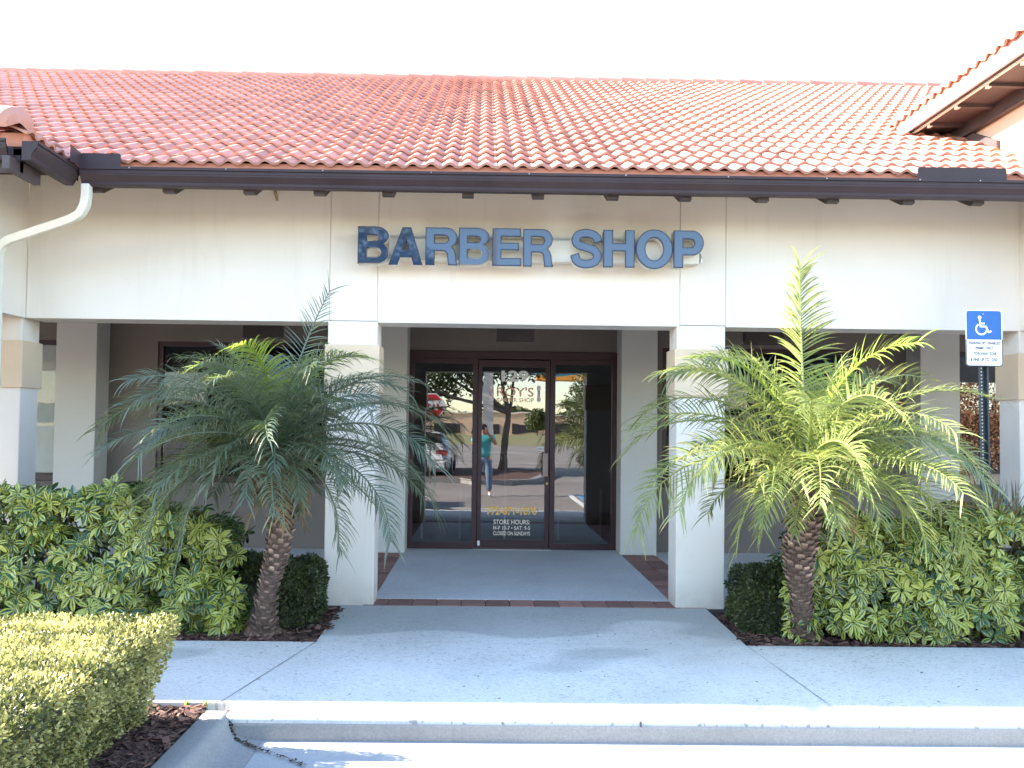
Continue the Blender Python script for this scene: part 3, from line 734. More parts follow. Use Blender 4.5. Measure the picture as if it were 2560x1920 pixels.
f = MB(); f.box(XE+.016, XE+.045, 5.7, 8.4, ZW+.005, ZW+.036); f.build('eave_filler', BIRD, rroof)
f = MB(); f.box(XE+.056, XW+.01, 5.72, 8.6, ZW-.115, ZW-.10)
for i in range(8):
    y = 5.95+0.46*i
    if y < 8.4: f.box(XE+.10, XW, y, y+.05, ZW-.145, ZW-.114)
f.box(XW-.06, XW-.002, 5.72, 9.0, ZW-.23, ZW-.116)
f.build('wing_soffit', BROWNW, rroof)
f = MB(); f.box(XE+.075, XE+.095, 5.72, 8.3, ZW-.130, ZW-.116)
for i in range(16):
    y = 5.95+0.46*i
    if y < 8.1: f.box(XE+.096, XE+.125, y+.002, y+.048, ZW-.152, ZW-.124)  # pale blocks stand in for sunlit patches on the rafter ends
f.build('trim_and_sun_patches', PIPE, rroof)
# flashing where the wing wall meets the tiles
f = MB(); f.prism([(7.35, ZE+SL*(7.35-YE)+.05), (7.35, ZE+SL*(7.35-YE)+.12), (8.3, ZE+SL*(8.3-YE)+.12), (8.3, ZE+SL*(8.3-YE)+.05)], XW-.03, XW-.004); f.build('wall_flashing', BROWNW, B)
# rear and ends so that the building is closed
f = MB(); f.box(-9, 8, 17.8, 18, 0, 4.0); f.box(8.85, 9.05, 7.2, 18, 0, 3.4); f.box(-9.2, -9.0, 6.4, 18, 0, 3.5); f.build('rear_wall', STUCCO, B)

# mud nest on the wall
p = at(690, 487, YW); f = MB()
f.tube([(p.x-.012, YW-.004, p.z+.06), (p.x, YW-.006, p.z), (p.x+.012, YW-.004, p.z-.05)], [.008, .014, .008], 8)
tag(f.build('insect_nest', pm('mud_nest', (.42, .30, .16), .95, .3, 30, .6), origin=(p.x, YW, p.z)), 'small tan mud nest stuck high on the cream wall', 'insect nest')

# hanging boxes under the arcade ceiling
for k, (xa, xb, px) in enumerate([(0.135, 0.50, 0), (-2.31, -1.94, 0), (2.55, 2.92, 0)]):
    f = MB(); f.box(xa, xb, 8.55, 8.65, 2.445, 2.63); f.box((xa+xb)/2-.1, (xa+xb)/2-.08, 8.59, 8.61, 2.63, 3.0); f.box((xa+xb)/2+.08, (xa+xb)/2+.1, 8.59, 8.61, 2.63, 3.0)
    tag(f.build('hanging_sign_box', BROWNW, origin=((xa+xb)/2, 8.6, 2.445)),
        ['dark box hanging from the arcade ceiling above the entrance door', 'dark box hanging from the arcade ceiling behind the dark green palm', 'dark box hanging from the arcade ceiling behind the sunlit palm'][k], 'hanging sign', 'dark boxes hanging under the arcade')

# ================================================================== shop sign
S = empty('shop_sign', (0.5, 7.0, 3.0), 'blue raised block letters reading BARBER SHOP on a cream raceway', 'sign')
f = MB(); xa, xb = at(972, 620, 6.99).x, at(1748, 620, 6.99).x
f.box(xa, xb, 6.985, YW-.001, 2.921, 3.093); f.box(xa-.01, xb+.01, 7.0, YW-.001, 3.093, 3.103)
f.build('raceway', RETURN, S, bevel=0.004)
p = at(1752, 640, 7.05); f = MB(); f.tube([(xb, 7.05, 3.0), (xb+.02, 7.05, 3.01), (xb+.03, 7.05, 2.98), (xb+.025, 7.05, 2.94)], .012, 8)
f.build('conduit', STEEL, S)
def L_B():
    return [[(0, 0), (.5, 0)] + arc(.5, .29, .33, .29, -90, 78, 12)[1:] + arc(.47, .76, .33, .24, -62, 90, 12) + [(0, 1)],
            [(.215, .18), (.48, .18)] + arc(.48, .30, .13, .12, -90, 90, 8)[1:] + [(.215, .42)],
            [(.215, .60), (.46, .60)] + arc(.46, .695, .11, .095, -90, 90, 8)[1:] + [(.215, .79)]]
def L_A():
    return [[(0, 0), (.22, 0), (.285, .205), (.615, .205), (.67, 0), (.89, 0), (.58, 1), (.36, 1)], [(.35, .39), (.555, .39), (.452, .71)]]
def L_R():
    return [[(0, 0), (.225, 0), (.225, .39), (.45, .39)] + arc(.45, .25, .14, .14, 90, 0, 6)[1:] + [(.60, .12), (.62, 0), (.85, 0), (.85, .03), (.815, .07), (.80, .28), (.76, .40), (.70, .465)] + arc(.55, .73, .285, .27, -58, 90, 12) + [(0, 1)],
            [(.225, .585), (.50, .585)] + arc(.50, .70, .115, .115, -90, 90, 8)[1:] + [(.225, .815)]]
def L_E(): return [[(0, 0), (.765, 0), (.765, .19), (.22, .19), (.22, .43), (.70, .43), (.70, .61), (.22, .61), (.22, .80), (.75, .80), (.75, 1), (0, 1)]]
def L_P():
    return [[(0, 0), (.235, 0), (.235, .345), (.5, .345)] + arc(.5, .672, .29, .327, -90, 90, 14)[1:] + [(0, 1)],
            [(.235, .535), (.44, .535)] + arc(.44, .662, .12, .128, -90, 90, 8)[1:] + [(.235, .79)]]
def L_H(): return [[(0, 0), (.235, 0), (.235, .445), (.59, .445), (.59, 0), (.82, 0), (.82, 1), (.59, 1), (.59, .635), (.235, .635), (.235, 1), (0, 1)]]
def L_O(): return [arc(.485, .5, .485, .53, 0, 353, 40), arc(.485, .5, .25, .325, 0, 350, 30)]
def L_S():
    c = spline([(.725, .69), (.66, .84), (.43, .925), (.20, .87), (.125, .72), (.20, .60), (.42, .53), (.63, .45), (.705, .29), (.63, .135), (.40, .075), (.18, .14), (.10, .33)], 5)
    n = len(c); wd = [0.205 if 4 < i < n-5 else 0.215 for i in range(n)]
    return [stroke([(p.x, p.y) for p in c], wd)]
HS = 0.287
for ch, fn, px0, px1, ptop in [('B', L_B, 896.3, 973.4, 566.3), ('A', L_A, 973.8, 1055.9, 568.5), ('R', L_R, 1065.4, 1144, 569.5), ('B', L_B, 1149, 1225.8, 570), ('E', L_E, 1232.6, 1303, 571.5),
                              ('R', L_R, 1309.5, 1382.6, 573.3), ('S', L_S, 1428, 1504.8, 575), ('H', L_H, 1510, 1585.8, 575.5), ('O', L_O, 1591.4, 1681, 576.5), ('P', L_P, 1685.7, 1758.7, 577)]:
    a = at(px0, ptop, 6.875); b_ = at(px1, ptop, 6.875)
    lp = fn(); mx_ = max(p[0] for p in lp[0]); mn_ = min(p[0] for p in lp[0])
    kx = (b_.x-a.x)/(mx_-mn_)
    sc = [[((x-mn_)*kx, z*HS) for x, z in l_] for l_ in lp]
    o = stand(curve_mesh(sc, 0.048), a.x, 6.935, a.z-HS, 1, 1, 'letter', RETURN, S)
    stand(curve_mesh(sc, 0.005, 0.004), a.x, 6.882, a.z-HS, 1, 1, 'letter_trim', LTRIM, o)
    stand(curve_mesh(sc, 0.001, -0.0035), a.x, 6.8755, a.z-HS, 1, 1, 'letter_face', LFACE, o)

# ================================================================== accessible parking sign
Tp = at(2460, 845, 6.6); Bp = Vector((3.795, 6.6, 0.12))
K = empty('parking_sign', Bp, 'blue and white accessible parking sign on a dark channel post', 'sign')
top = at(2447, 775, 6.6); ax = (top-Bp); 
f = MB()
def shift(z): return Bp.x + (Tp.x-Bp.x)*(z-Bp.z)/(Tp.z-Bp.z)
for z0_, z1_ in [(0.12, top.z-.02)]:
    xb0, xb1 = shift(z0_), shift(z1_)
    pr = [(-.038, 0), (-.026, 0), (-.020, .03), (.020, .03), (.026, 0), (.038, 0), (.038, .004), (.029, .004), (.022, .034), (-.022, .034), (-.029, .004), (-.038, .004)]
    vs = [(xb0+u, 6.615+v, z0_) for u, v in pr] + [(xb1+u, 6.615+v, z1_) for u, v in pr]; n = len(pr)
    f.add(vs, [(i, (i+1) % n, n+(i+1) % n, n+i) for i in range(n)] + [tuple(range(n, 2*n))])
post = f.build('post', POLEM, K)
f = MB(); z = 0.3
while z < 2.5:
    f.box(shift(z)-.005, shift(z)+.005, 6.6435, 6.6455, z-.005, z+.005); z += .026
f.build('post_holes', STEEL, post)
# panel, tilted with the post
W2, H1, H2 = 0.142, 0.0, 0.0
lean = (Tp.x-Bp.x)/(Tp.z-Bp.z)
def sp(me, dy, name, mat, par=K):
    for v in me.vertices: v.co.x += lean*v.co.y*0.9
    return stand(me, Tp.x, 6.6-dy, Tp.z, 1, 1, name, mat, par)
hw, hh = 0.139, 0.213
def rr2(x0, x1, y0, y1, r, corners=(1, 1, 1, 1)):
    o = []
    for (cx, cy, a0, on) in ((x1, y1, 0, corners[0]), (x0, y1, 90, corners[1]), (x0, y0, 180, corners[2]), (x1, y0, 270, corners[3])):
        if on: o += arc(cx+(-r if cx == x1 else r), cy+(-r if cy == y1 else r), r, r, a0, a0+90, 6)
        else: o.append((cx, cy))
    return o
pan = sp(curve_mesh([rr2(-hw, hw, -hh, hh, .024)], .0016), 0, 'sign_panel', WHITE)
sp(curve_mesh([rr2(-hw, hw, -hh, -.012, .024, (0, 0, 1, 1)), rr2(-hw+.006, hw-.006, -hh+.006, -.012, .020, (0, 0, 1, 1))], .0003), .0022, 'sign_border', SIGNK, pan)
sp(curve_mesh([rr2(-hw+.008, hw-.008, -.012, hh-.009, .018, (1, 1, 0, 0))], .0003), .0022, 'blue_field', SIGNB, pan)
k_ = 0.00108
def wc(x, y): return ((x-745)*k_*.3, (735-y-0)*k_*.3 + .0)     # from the enlarged crop of the photograph
def WC(x, y): return ((x-750)/1475*.16*2560/2560*1.0*0.305/0.1665*1.0, 0)
PXM = 6.6/2218/9.22        # metres per pixel of the 9.22x enlargement
def q(x, y): return ((x-757)*PXM, (783-y)*PXM)
loops = [[q(a, b_) for a, b_ in [(x, y) for x, y in arc(658, 305, 42, 42, 0, 345, 16)]]]
me = curve_mesh([[q(*c_) for c_ in arc(658, 305, 42, 42, 0, 345, 18)]], .0002); sp(me, .0028, 'symbol_head', WHITE, pan)
body = [stroke([q(655, 330), q(675, 520), q(672, 512)][:2], 44*PXM), stroke([q(672, 445), q(775, 445)], 40*PXM), stroke([q(655, 515), q(805, 515)], 44*PXM),
        stroke([q(795, 505), q(865, 655)], 44*PXM), stroke([q(855, 650), q(930, 622)], 42*PXM)]
for i, lp in enumerate(body): sp(curve_mesh([lp], .0002), .0028+.0003*(i+1), 'symbol_figure', WHITE, pan)
wh = [q(*c_) for c_ in arc(695, 575, 125, 125, -115, 105, 26)]     # y grows downwards in q: opening towards the upper right
wh = [q(695+125*cos(radians(a)), 575+125*sin(radians(a))) for a in range(12, 246, 9)]
sp(curve_mesh([stroke(wh, 40*PXM)], .0002), .0028, 'symbol_wheel', WHITE, pan)
def stext(s_, x0, x1, y0, y1, bold=.03):
    a = q(x0, y1); b_ = q(x1, y0); mz = (a[1]+b_[1])/2*lean*.9
    o = text(s_, Tp.x+a[0]+mz, Tp.x+b_[0]+mz, Tp.z+a[1], Tp.z+b_[1], 6.6-.0025, SIGNK, 'sign_lettering', pan, bold=bold)
stext('PARKING BY DISABLED', 395, 1130, 868, 935); stext('PERMIT ONLY', 552, 970, 985, 1052); stext('TOW-AWAY ZONE', 500, 1040, 1112, 1185)
stext('& FINE UP TO', 428, 868, 1250, 1325); stext('250.', 930, 1070, 1250, 1325); stext('$', 903, 922, 1238, 1275, 0); stext('00', 1080, 1120, 1232, 1262, 0)
f = MB(); c_ = q(740, 225); f.tube([(Tp.x+c_[0]+lean*c_[1], 6.594, Tp.z+c_[1]), (Tp.x+c_[0]+lean*c_[1], 6.60, Tp.z+c_[1])], [.004, .006], 10)
c_ = q(768, 1340); f.tube([(Tp.x+c_[0]+lean*c_[1], 6.594, Tp.z+c_[1]), (Tp.x+c_[0]+lean*c_[1], 6.60, Tp.z+c_[1])], [.004, .006], 10); f.build('sign_bolts', STEEL, pan)

# ================================================================== palms
def frond(p0, az, el, L, droop, mat, parent, nl=44, leaf=0.27, wid=0.0132, rv=0.0, side=0.0, limp=0.35, roll=None):
    if roll is None: roll = R.gauss(0, .65)
    g = MB(); N = 16; pts = []; dirs = []
    p = Vector(p0); e = el; a = az
    for i in range(N+1):
        t = i/N
        d = Vector((cos(a)*cos(e), sin(a)*cos(e), sin(e)))
        pts.append(p.copy()); dirs.append(d)
        p = p + d*(L/N)
        e -= droop/N*(0.35+1.3*t); a += side/N
        if e < -1.45: e = -1.45
    g.tube(pts, [0.009*(1-0.8*i/N)+0.001 for i in range(N+1)], 6, col=(0.75, 0, 0))
    for j in range(nl):
        t = 0.10 + 0.90*(j+0.5)/nl; k = t*N; i = min(N-1, int(k)); fr = k-i
        bp = pts[i].lerp(pts[i+1], fr); d = dirs[i].lerp(dirs[i+1], fr).normalized()
        up = Vector((0, 0, 1)); sd_ = d.cross(up)
        if sd_.length < 0.1: sd_ = Vector((sin(a), -cos(a), 0))
        sd_.normalize(); nn = sd_.cross(d).normalized()
        ra = roll*(.4+.6*t); sd_, nn = sd_*cos(ra)+nn*sin(ra), nn*cos(ra)-sd_*sin(ra)
        prof = (sin(pi*min(1, (t+0.12))**0.8)**0.6 if t < 0.97 else 0.45)
        ll = leaf*(0.45+0.6*prof)*R.uniform(0.88, 1.08)
        if t < 0.22: ll *= 0.65
        for s in (-1, 1):
            fw = 0.42+0.62*t**1.5 + R.gauss(0, 0.10)
            ld = (sd_*s*cos(fw)*1.0 + d*sin(fw)*0.95 + nn*(0.34+R.gauss(0, 0.13))).normalized()
            c0_ = min(1, max(0, 0.5+rv+R.gauss(0, 0.22))); c2_ = R.random()
            q_ = bp.copy(); W = wid*R.uniform(0.8, 1.15)
            wv = ld.cross(nn if R.random() < 0.5 else nn+sd_*0.4*s).normalized()
            vs = []; M_ = 5; lp = limp*R.uniform(0.7, 1.4)
            c = [(c0_, m//2/5, c2_) for m in range(12)]
            if R.random() < .03: ll *= R.uniform(.3, .7)
            for m in range(M_+1):
                u = m/M_; ww = W*(0.55+0.9*u if u < 0.35 else 1.0*(1-u)**0.65*1.15+0.02)*0.5
                vs += [q_+wv*ww, q_-wv*ww]
                ld2 = (ld + Vector((0, 0, -1))*lp*(u*1.7)**1.4).normalized()
                q_ = q_ + ld2*(ll/M_)
            g.add(vs, [(2*m, 2*m+1, 2*m+3, 2*m+2) for m in range(M_)], c)
    return g.build('frond', mat, parent)

def palm_trunk(pts, rad, parent, flare=True, nscale=260):
    g = MB(); P = spline(pts, 6); n = len(P)
    def rr(t):
        k = t*(len(rad)-1); i = min(len(rad)-2, int(k)); return rad[i]+(rad[i+1]-rad[i])*(k-i)
    g.tube(P, [rr(i/(n-1))*0.86 for i in range(n)], 16, col=(0.22, 0, 0))
    for s in range(nscale):
        t = 0.07+0.93*s/nscale; a = s*2.39996
        k = t*(n-1); i = min(n-2, int(k)); c0 = P[i].lerp(P[i+1], k-i); ax_ = (P[i+1]-P[i]).normalized()
        o_ = Vector((cos(a), sin(a), 0)); o_ = (o_-ax_*o_.dot(ax_)).normalized(); sd_ = ax_.cross(o_)
        r = rr(t); w_ = r*0.27; h_ = r*0.42*R.uniform(0.8, 1.25)
        b0 = c0+o_*r*0.80; tip = c0+o_*r*(1.0+R.uniform(0.02, 0.16))+ax_*h_*0.5
        vs = [b0-sd_*w_-ax_*h_*.6, b0+sd_*w_-ax_*h_*.6, b0+sd_*w_+ax_*h_*.2, b0-sd_*w_+ax_*h_*.2, tip-sd_*w_*.65, tip+sd_*w_*.65, tip-sd_*w_*.5-ax_*h_*.28-o_*r*.02, tip+sd_*w_*.5-ax_*h_*.28-o_*r*.02]
        cl = R.uniform(0.15, 0.55) if R.random() < 0.55 else R.uniform(0.6, 1.0)
        cols = [(0.1, 0, 0)]*4+[(cl, 0, 0)]*4
        g.add(vs, [(3, 2, 5, 4), (4, 5, 7, 6), (0, 1, 7, 6), (0, 6, 4, 3), (1, 2, 5, 7)], cols)
    if flare:      # matted root boss
        for s in range(900):
            a = R.uniform(0, 2*pi); z = R.uniform(0, 1); r0 = rad[0]*0.9
            c0 = P[0]+Vector((0, 0, 0.03+0.14*z)); o_ = Vector((cos(a), sin(a), 0)); sd_ = Vector((-sin(a), cos(a), 0))
            L = R.uniform(0.03, 0.07); p1 = c0+o_*r0*(0.75+0.15*(1-z)); p2 = c0+o_*r0*(1.12+0.55*(1-z)+R.uniform(-.1, .1))-Vector((0, 0, L*1.3)); w_ = 0.0055
            p1.z += .03; p2.z = max(p2.z+.03, .165)
            g.add([p1-sd_*w_, p1+sd_*w_, p2+sd_*w_*.4+sd_*R.uniform(-.01, .01), p2-sd_*w_*.4], [(0, 1, 2, 3)], (R.uniform(0.2, 0.8), 0, 0))
    return g.build('trunk', BARK, parent, smooth=False)

def A(deg): return radians(deg)
# --- dark green palm, left of the entrance
b = gnd(655, 1588, 0.14)
PL = empty('pygmy_date_palm', b, 'dark green shaded palm with leaning trunk left of the entrance', 'palm tree')
t1 = at(668, 1480, 6.05); t2 = at(695, 1370, 6.02); t3 = at(708, 1230, 5.98); cr = at(693, 1112, 5.95)
palm_trunk([b-Vector((0, 0, .03)), t1, t2, t3, cr], [0.100, 0.068, 0.082, 0.102, 0.07], PL)
ctr = cr + Vector((0, 0, 0.0))
G = 2.39996
for i in range(40):
    t = i/39; el_ = 1.34 - 1.40*t + R.gauss(0, 0.10); az_ = i*G+R.gauss(0, .12)
    L = 0.80+0.30*min(1, t*2.2)-.45*max(0, t-.6)+R.uniform(-.05, .08); dr_ = 1.45+0.4*R.random()-.7*t
    if sin(az_) > 0.35 : L = min(L, 0.88)        # towards the wall
    if sin(az_) < -.5: L = min(L, .92)
    c0 = ctr + Vector((cos(az_)*.05, sin(az_)*.05, 0.10*(1-t)-0.05*t))
    frond(c0, az_, el_, L, dr_, PALMN if i < 3 else PALMA, PL, nl=52, wid=.0098, leaf=0.25, rv=-0.12+0.25*(1-t), side=R.gauss(0, .25), limp=.62)
frond(ctr+Vector((0, 0, .1)), A(-12), A(74), 1.0, .25, PALMA, PL, nl=34, wid=.009, leaf=.20, limp=.2, roll=1.1)
for k_ in range(9):
    frond(ctr+Vector((0, -.03, -.02)), A(-90+(-62, -40, -22, -5, 12, 30, 50, 68, -75)[k_]), A((28, 8, 22, 5, 20, 2, 25, 8, 2)[k_]), R.uniform(.50, .72), 1.7, PALMA, PL, nl=34, leaf=.22, limp=.5, rv=-.1, roll=R.gauss(0, .3))
for k_ in range(8):
    frond(ctr+Vector((0, 0, -.1)), A(-90+R.uniform(-95, 95)), A(-40+R.gauss(0, 8)), R.uniform(.30, .42), .7, PALMA if k_ % 3 else PALMD, PL, nl=22, leaf=.15, limp=.5, rv=-.1)
frond(ctr+Vector((0, 0, .1)), A(160), A(68), 0.75, .9, PALMA, PL, nl=40, leaf=.24)
for a_, e_, L_ in [(188, 38, 1.28), (176, 16, 1.32), (170, 2, 1.28), (195, -8, 1.18), (215, -14, 1.0), (182, -18, 1.1), (225, 30, 1.05), (150, 62, 1.0), (165, 70, .95), (-30, -18, .95), (-15, 60, 1.0), (-50, 50, .9), (198, 50, 1.05), (2, 38, 1.28), (-8, 12, 1.28), (8, 26, 1.2), (-20, -2, 1.15), (206, -8, 1.2)]:
    frond(ctr, A(a_), A(e_), L_, 1.75, PALMA, PL, nl=52, wid=.0105, leaf=.28, side=R.gauss(0, .15), limp=.65)
for k_ in range(3):
    frond(ctr+Vector((0, 0, -.15)), A((-150, -60, 30)[k_]), A(-55), .45, .5, PALMD, PL, nl=20, leaf=.14, limp=.6)
g = MB()
for _ in range(70):
    a_ = R.uniform(0, 2*pi); p = ctr+Vector((cos(a_)*.08, sin(a_)*.08, -.12+R.uniform(-.05, .05))); g.tube([p, p+Vector((cos(a_)*.06, sin(a_)*.06, -.05)), p+Vector((cos(a_)*.09, sin(a_)*.09, -R.uniform(.1, .2)))], [.004, .003, .001], 4, col=(R.random(), 0, 0))
g.build('flower_stalks', PALMD, PL)
# --- sunlit palm, right of the entrance
b = gnd(2010, 1598, 0.14)
PR = empty('pygmy_date_palm', b, 'yellow green sunlit palm right of the entrance', 'palm tree')
t1 = at(2004, 1500, 6.03); t2 = at(1998, 1390, 5.98); t3 = at(2012, 1290, 5.90); cr = at(2016, 1160, 5.78)
palm_trunk([b-Vector((0, 0, .03)), t1, t2, t3, cr], [0.090, 0.072, 0.104, 0.102, 0.07], PR, nscale=280)
ctr = cr
for i in range(28):
    t = i/27; el_ = 1.34 - 1.42*t + R.gauss(0, 0.10); az_ = i*G+0.6+R.gauss(0, .12)
    L = 0.98+0.20*min(1, t*2.2)-.45*max(0, t-.6)+R.uniform(-.05, .08); dr_ = 1.45+0.4*R.random()-.7*t
    if sin(az_) > 0.35: L = min(L, 0.8)
    c0 = ctr + Vector((cos(az_)*.05, sin(az_)*.05, 0.12*(1-t)-0.05*t))
    frond(c0, az_, el_, L, dr_, PALMN if i < 4 else PALMB, PR, nl=42, leaf=.25, rv=0.25*(1-t), side=R.gauss(0, .25), limp=.42)
frond(ctr+Vector((0, 0, .1)), A(100), A(84), 1.22, -.12, PALMB, PR, nl=56, wid=.015, leaf=.29, limp=.30, roll=0.0)
for k_ in range(9):
    frond(ctr+Vector((0, -.03, -.02)), A(-90+(-70, -45, -25, -3, 8, 32, 50, 72, -58)[k_]), A((30, 4, 25, 0, 22, 2, 28, 4, -10)[k_]), R.uniform(.55, .80), 1.7, PALMB, PR, nl=36, leaf=.24, limp=.5, roll=R.gauss(0, .3))
for k_ in range(6):
    frond(ctr+Vector((0, 0, -.1)), A(-90+R.uniform(-95, 95)), A(-40+R.gauss(0, 8)), R.uniform(.30, .45), .7, PALMB if k_ % 3 else PALMD, PR, nl=22, leaf=.15, limp=.5)
for a_, e_, L_ in [(150, 62, 1.2), (135, 72, 1.15), (40, 66, 1.2), (20, 58, 1.2), (165, 60, 1.2), (172, 30, 1.32), (185, 8, 1.38), (165, 44, 1.25), (205, 14, 1.25), (-8, 22, 1.30), (-22, 10, 1.25), (10, 30, 1.15), (-35, 30, 1.1), (20, 55, .85), (-90, 25, .95), (225, -5, 1.05), (-60, -2, 1.0), (-14, -6, 1.35)]:
    frond(ctr, A(a_), A(e_+6), L_, 1.75, PALMB, PR, nl=46, leaf=.30, side=R.gauss(0, .15), limp=.52)
# --- young palm at the right edge with drying fronds
b = Vector((3.93, 6.25, 0.14))
PS = empty('young_palm', b, 'small palm with drying orange fronds behind the right shrub by the sign post', 'palm tree')
g = MB(); g.tube([b, b+Vector((0, 0, .55))], [.05, .035], 10, col=(.3, 0, 0)); g.build('trunk', BARK, PS)
c0 = b+Vector((0, 0, .5))
for a_, e_, L_, m_ in [(168, 66, 1.15, PALMD), (176, 52, 1.0, PALMD), (150, 78, .75, PALMA), (190, 60, .85, PALMD), (10, 74, .75, PALMD), (20, 70, .8, PALMD), (-30, 65, .8, PALMA), (90, 70, .7, PALMA)]:
    frond(c0, A(a_), A(e_), L_, 1.3, m_, PS, nl=26, leaf=.28, limp=.25)

# ================================================================== variegated shrubs
def rosette(g, p, nrm, size, vr, yb=.5):
    n = R.choice((6, 7, 7, 8)); up = nrm.normalized()
    t_ = up.orthogonal().normalized(); b_ = up.cross(t_); a0 = R.uniform(0, 2*pi)
    for i in range(n):
        a = a0+2*pi*i/n+R.gauss(0, .1); o_ = t_*cos(a)+b_*sin(a); L = size*R.uniform(.8, 1.1)
        sd_ = up.cross(o_); dr_ = R.uniform(.1, .55)
        rnd, r2 = min(1, max(0, vr+R.gauss(0, .25))), min(1, max(0, yb+R.gauss(0, .16)))
        vs = []; cols = []; M_ = 5; q_ = p+o_*.012
        d = (o_+up*.25).normalized()
        for m in range(M_+1):
            u = m/M_; w_ = L*.19*sin(pi*min(1, (u*.92+.06))**1.25)**.75 if u < 1 else .002
            nn = d.cross(sd_).normalized()
            k = -0.18*w_
            vs += [q_+sd_*w_, q_+nn*k, q_-sd_*w_]; cols += [(rnd, 1, r2), (rnd, 0, r2), (rnd, 1, r2)]
            q_ = q_+d*(L/M_); d = (d-up*dr_*.35+Vector((0, 0, -.10))).normalized()
        fs = []
        for m in range(M_): fs += [(3*m, 3*m+1, 3*m+4, 3*m+3), (3*m+1, 3*m+2, 3*m+5, 3*m+4)]
        g.add(vs, fs, cols)
def shrub(name, label, xs, top, front, back, count, holes, zbot=.14, ends=(0, 0)):
    """xs range; top(x) height, front(x,z) y of the leafy face"""
    root = empty(name, ((xs[0]+xs[1])/2, 6.35, .14), label, 'shrub')
    g = MB(); made = 0; tries = 0
    while made < count and tries < count*6:
        tries += 1
        x = R.uniform(*xs); z = zbot+(top(x)-zbot)*R.random()**.8; f_ = front(x, z)
        zone = R.random()
        if zone < .68: y = f_+R.random()**1.5*.22; n_ = Vector((R.gauss(0, .45), -1, R.gauss(.35, .4)))
        elif zone < .88: z = top(x)-R.random()*.10; y = R.uniform(front(x, z), back); n_ = Vector((R.gauss(0, .4), -.35+R.gauss(0, .4), 1))
        else: y = R.uniform(f_, back); n_ = Vector((R.gauss(0, 1), R.gauss(0, 1), 1))
        if noise.noise(Vector((x*4.5, z*5.5, holes))) < -0.24: continue
        if z > top(x)-.02 and R.random() < .5: continue
        ex = min((x-xs[0]), (xs[1]-x))
        if ex < .06: n_ = n_+Vector((-1.2 if x-xs[0] < .06 else 1.2, 0, 0))
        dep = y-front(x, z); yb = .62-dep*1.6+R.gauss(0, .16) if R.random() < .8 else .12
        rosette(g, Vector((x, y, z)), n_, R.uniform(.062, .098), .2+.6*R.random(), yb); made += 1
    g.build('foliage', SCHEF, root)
    g = MB(); x = xs[0]+.1
    while x < xs[1]-.05:
        for _ in range(4):
            x2 = x+R.gauss(0, .25); x2 = max(xs[0]+.08, min(xs[1]-.08, x2)); zt = zbot+(top(x2)-zbot)*R.uniform(.7, .97); y2 = front(x2, zt)+R.uniform(.08, .35)
            p0 = Vector((x, 6.42+R.gauss(0, .06), .12)); p2 = Vector((x2, y2, zt)); p1 = p0.lerp(p2, .5)+Vector((R.gauss(0, .06), R.gauss(0, .04), .04))
            g.tube([p0, p1, p2], [.012, .009, .004], 6)
        x += R.uniform(.14, .24)
    g.build('stems', WOOD, root)
    return root
def lt(x):    # left shrub top, read from the photograph
    u = (x+3.9)/(3.9-1.62)
    return 1.12+.04*sin(x*7)-.03*sin(x*3.1) if x < -2.35 else (1.10-(x+2.35)*.42 if x < -1.95 else .93-(x+1.95)*.62+.03*sin(x*9))
def lf(x, z): return 5.97+.10*abs(noise.noise(Vector((x*2, z*2, 3))))*2+(.14 if z < .3 else 0)+max(0, (z-.85))*.35
shrub('variegated_shrub', 'yellow variegated umbrella shrub left of the leaning palm', (-4.3, -1.66), lt, lf, 6.75, 1500, 2.0)
def rt(x):
    return (.42+(x-2.12)*2.2 if x < 2.38 else (1.0+.05*sin(x*6)+.06*min(1, max(0, x-3))))
def rf(x, z): return 5.95+.10*abs(noise.noise(Vector((x*2, z*2, 9))))*2+(.12 if z < .3 else 0)+max(0, (z-.8))*.35
shrub('variegated_shrub', 'yellow variegated umbrella shrub under the parking sign', (2.16, 4.6), rt, rf, 6.72, 1450, 5.0)

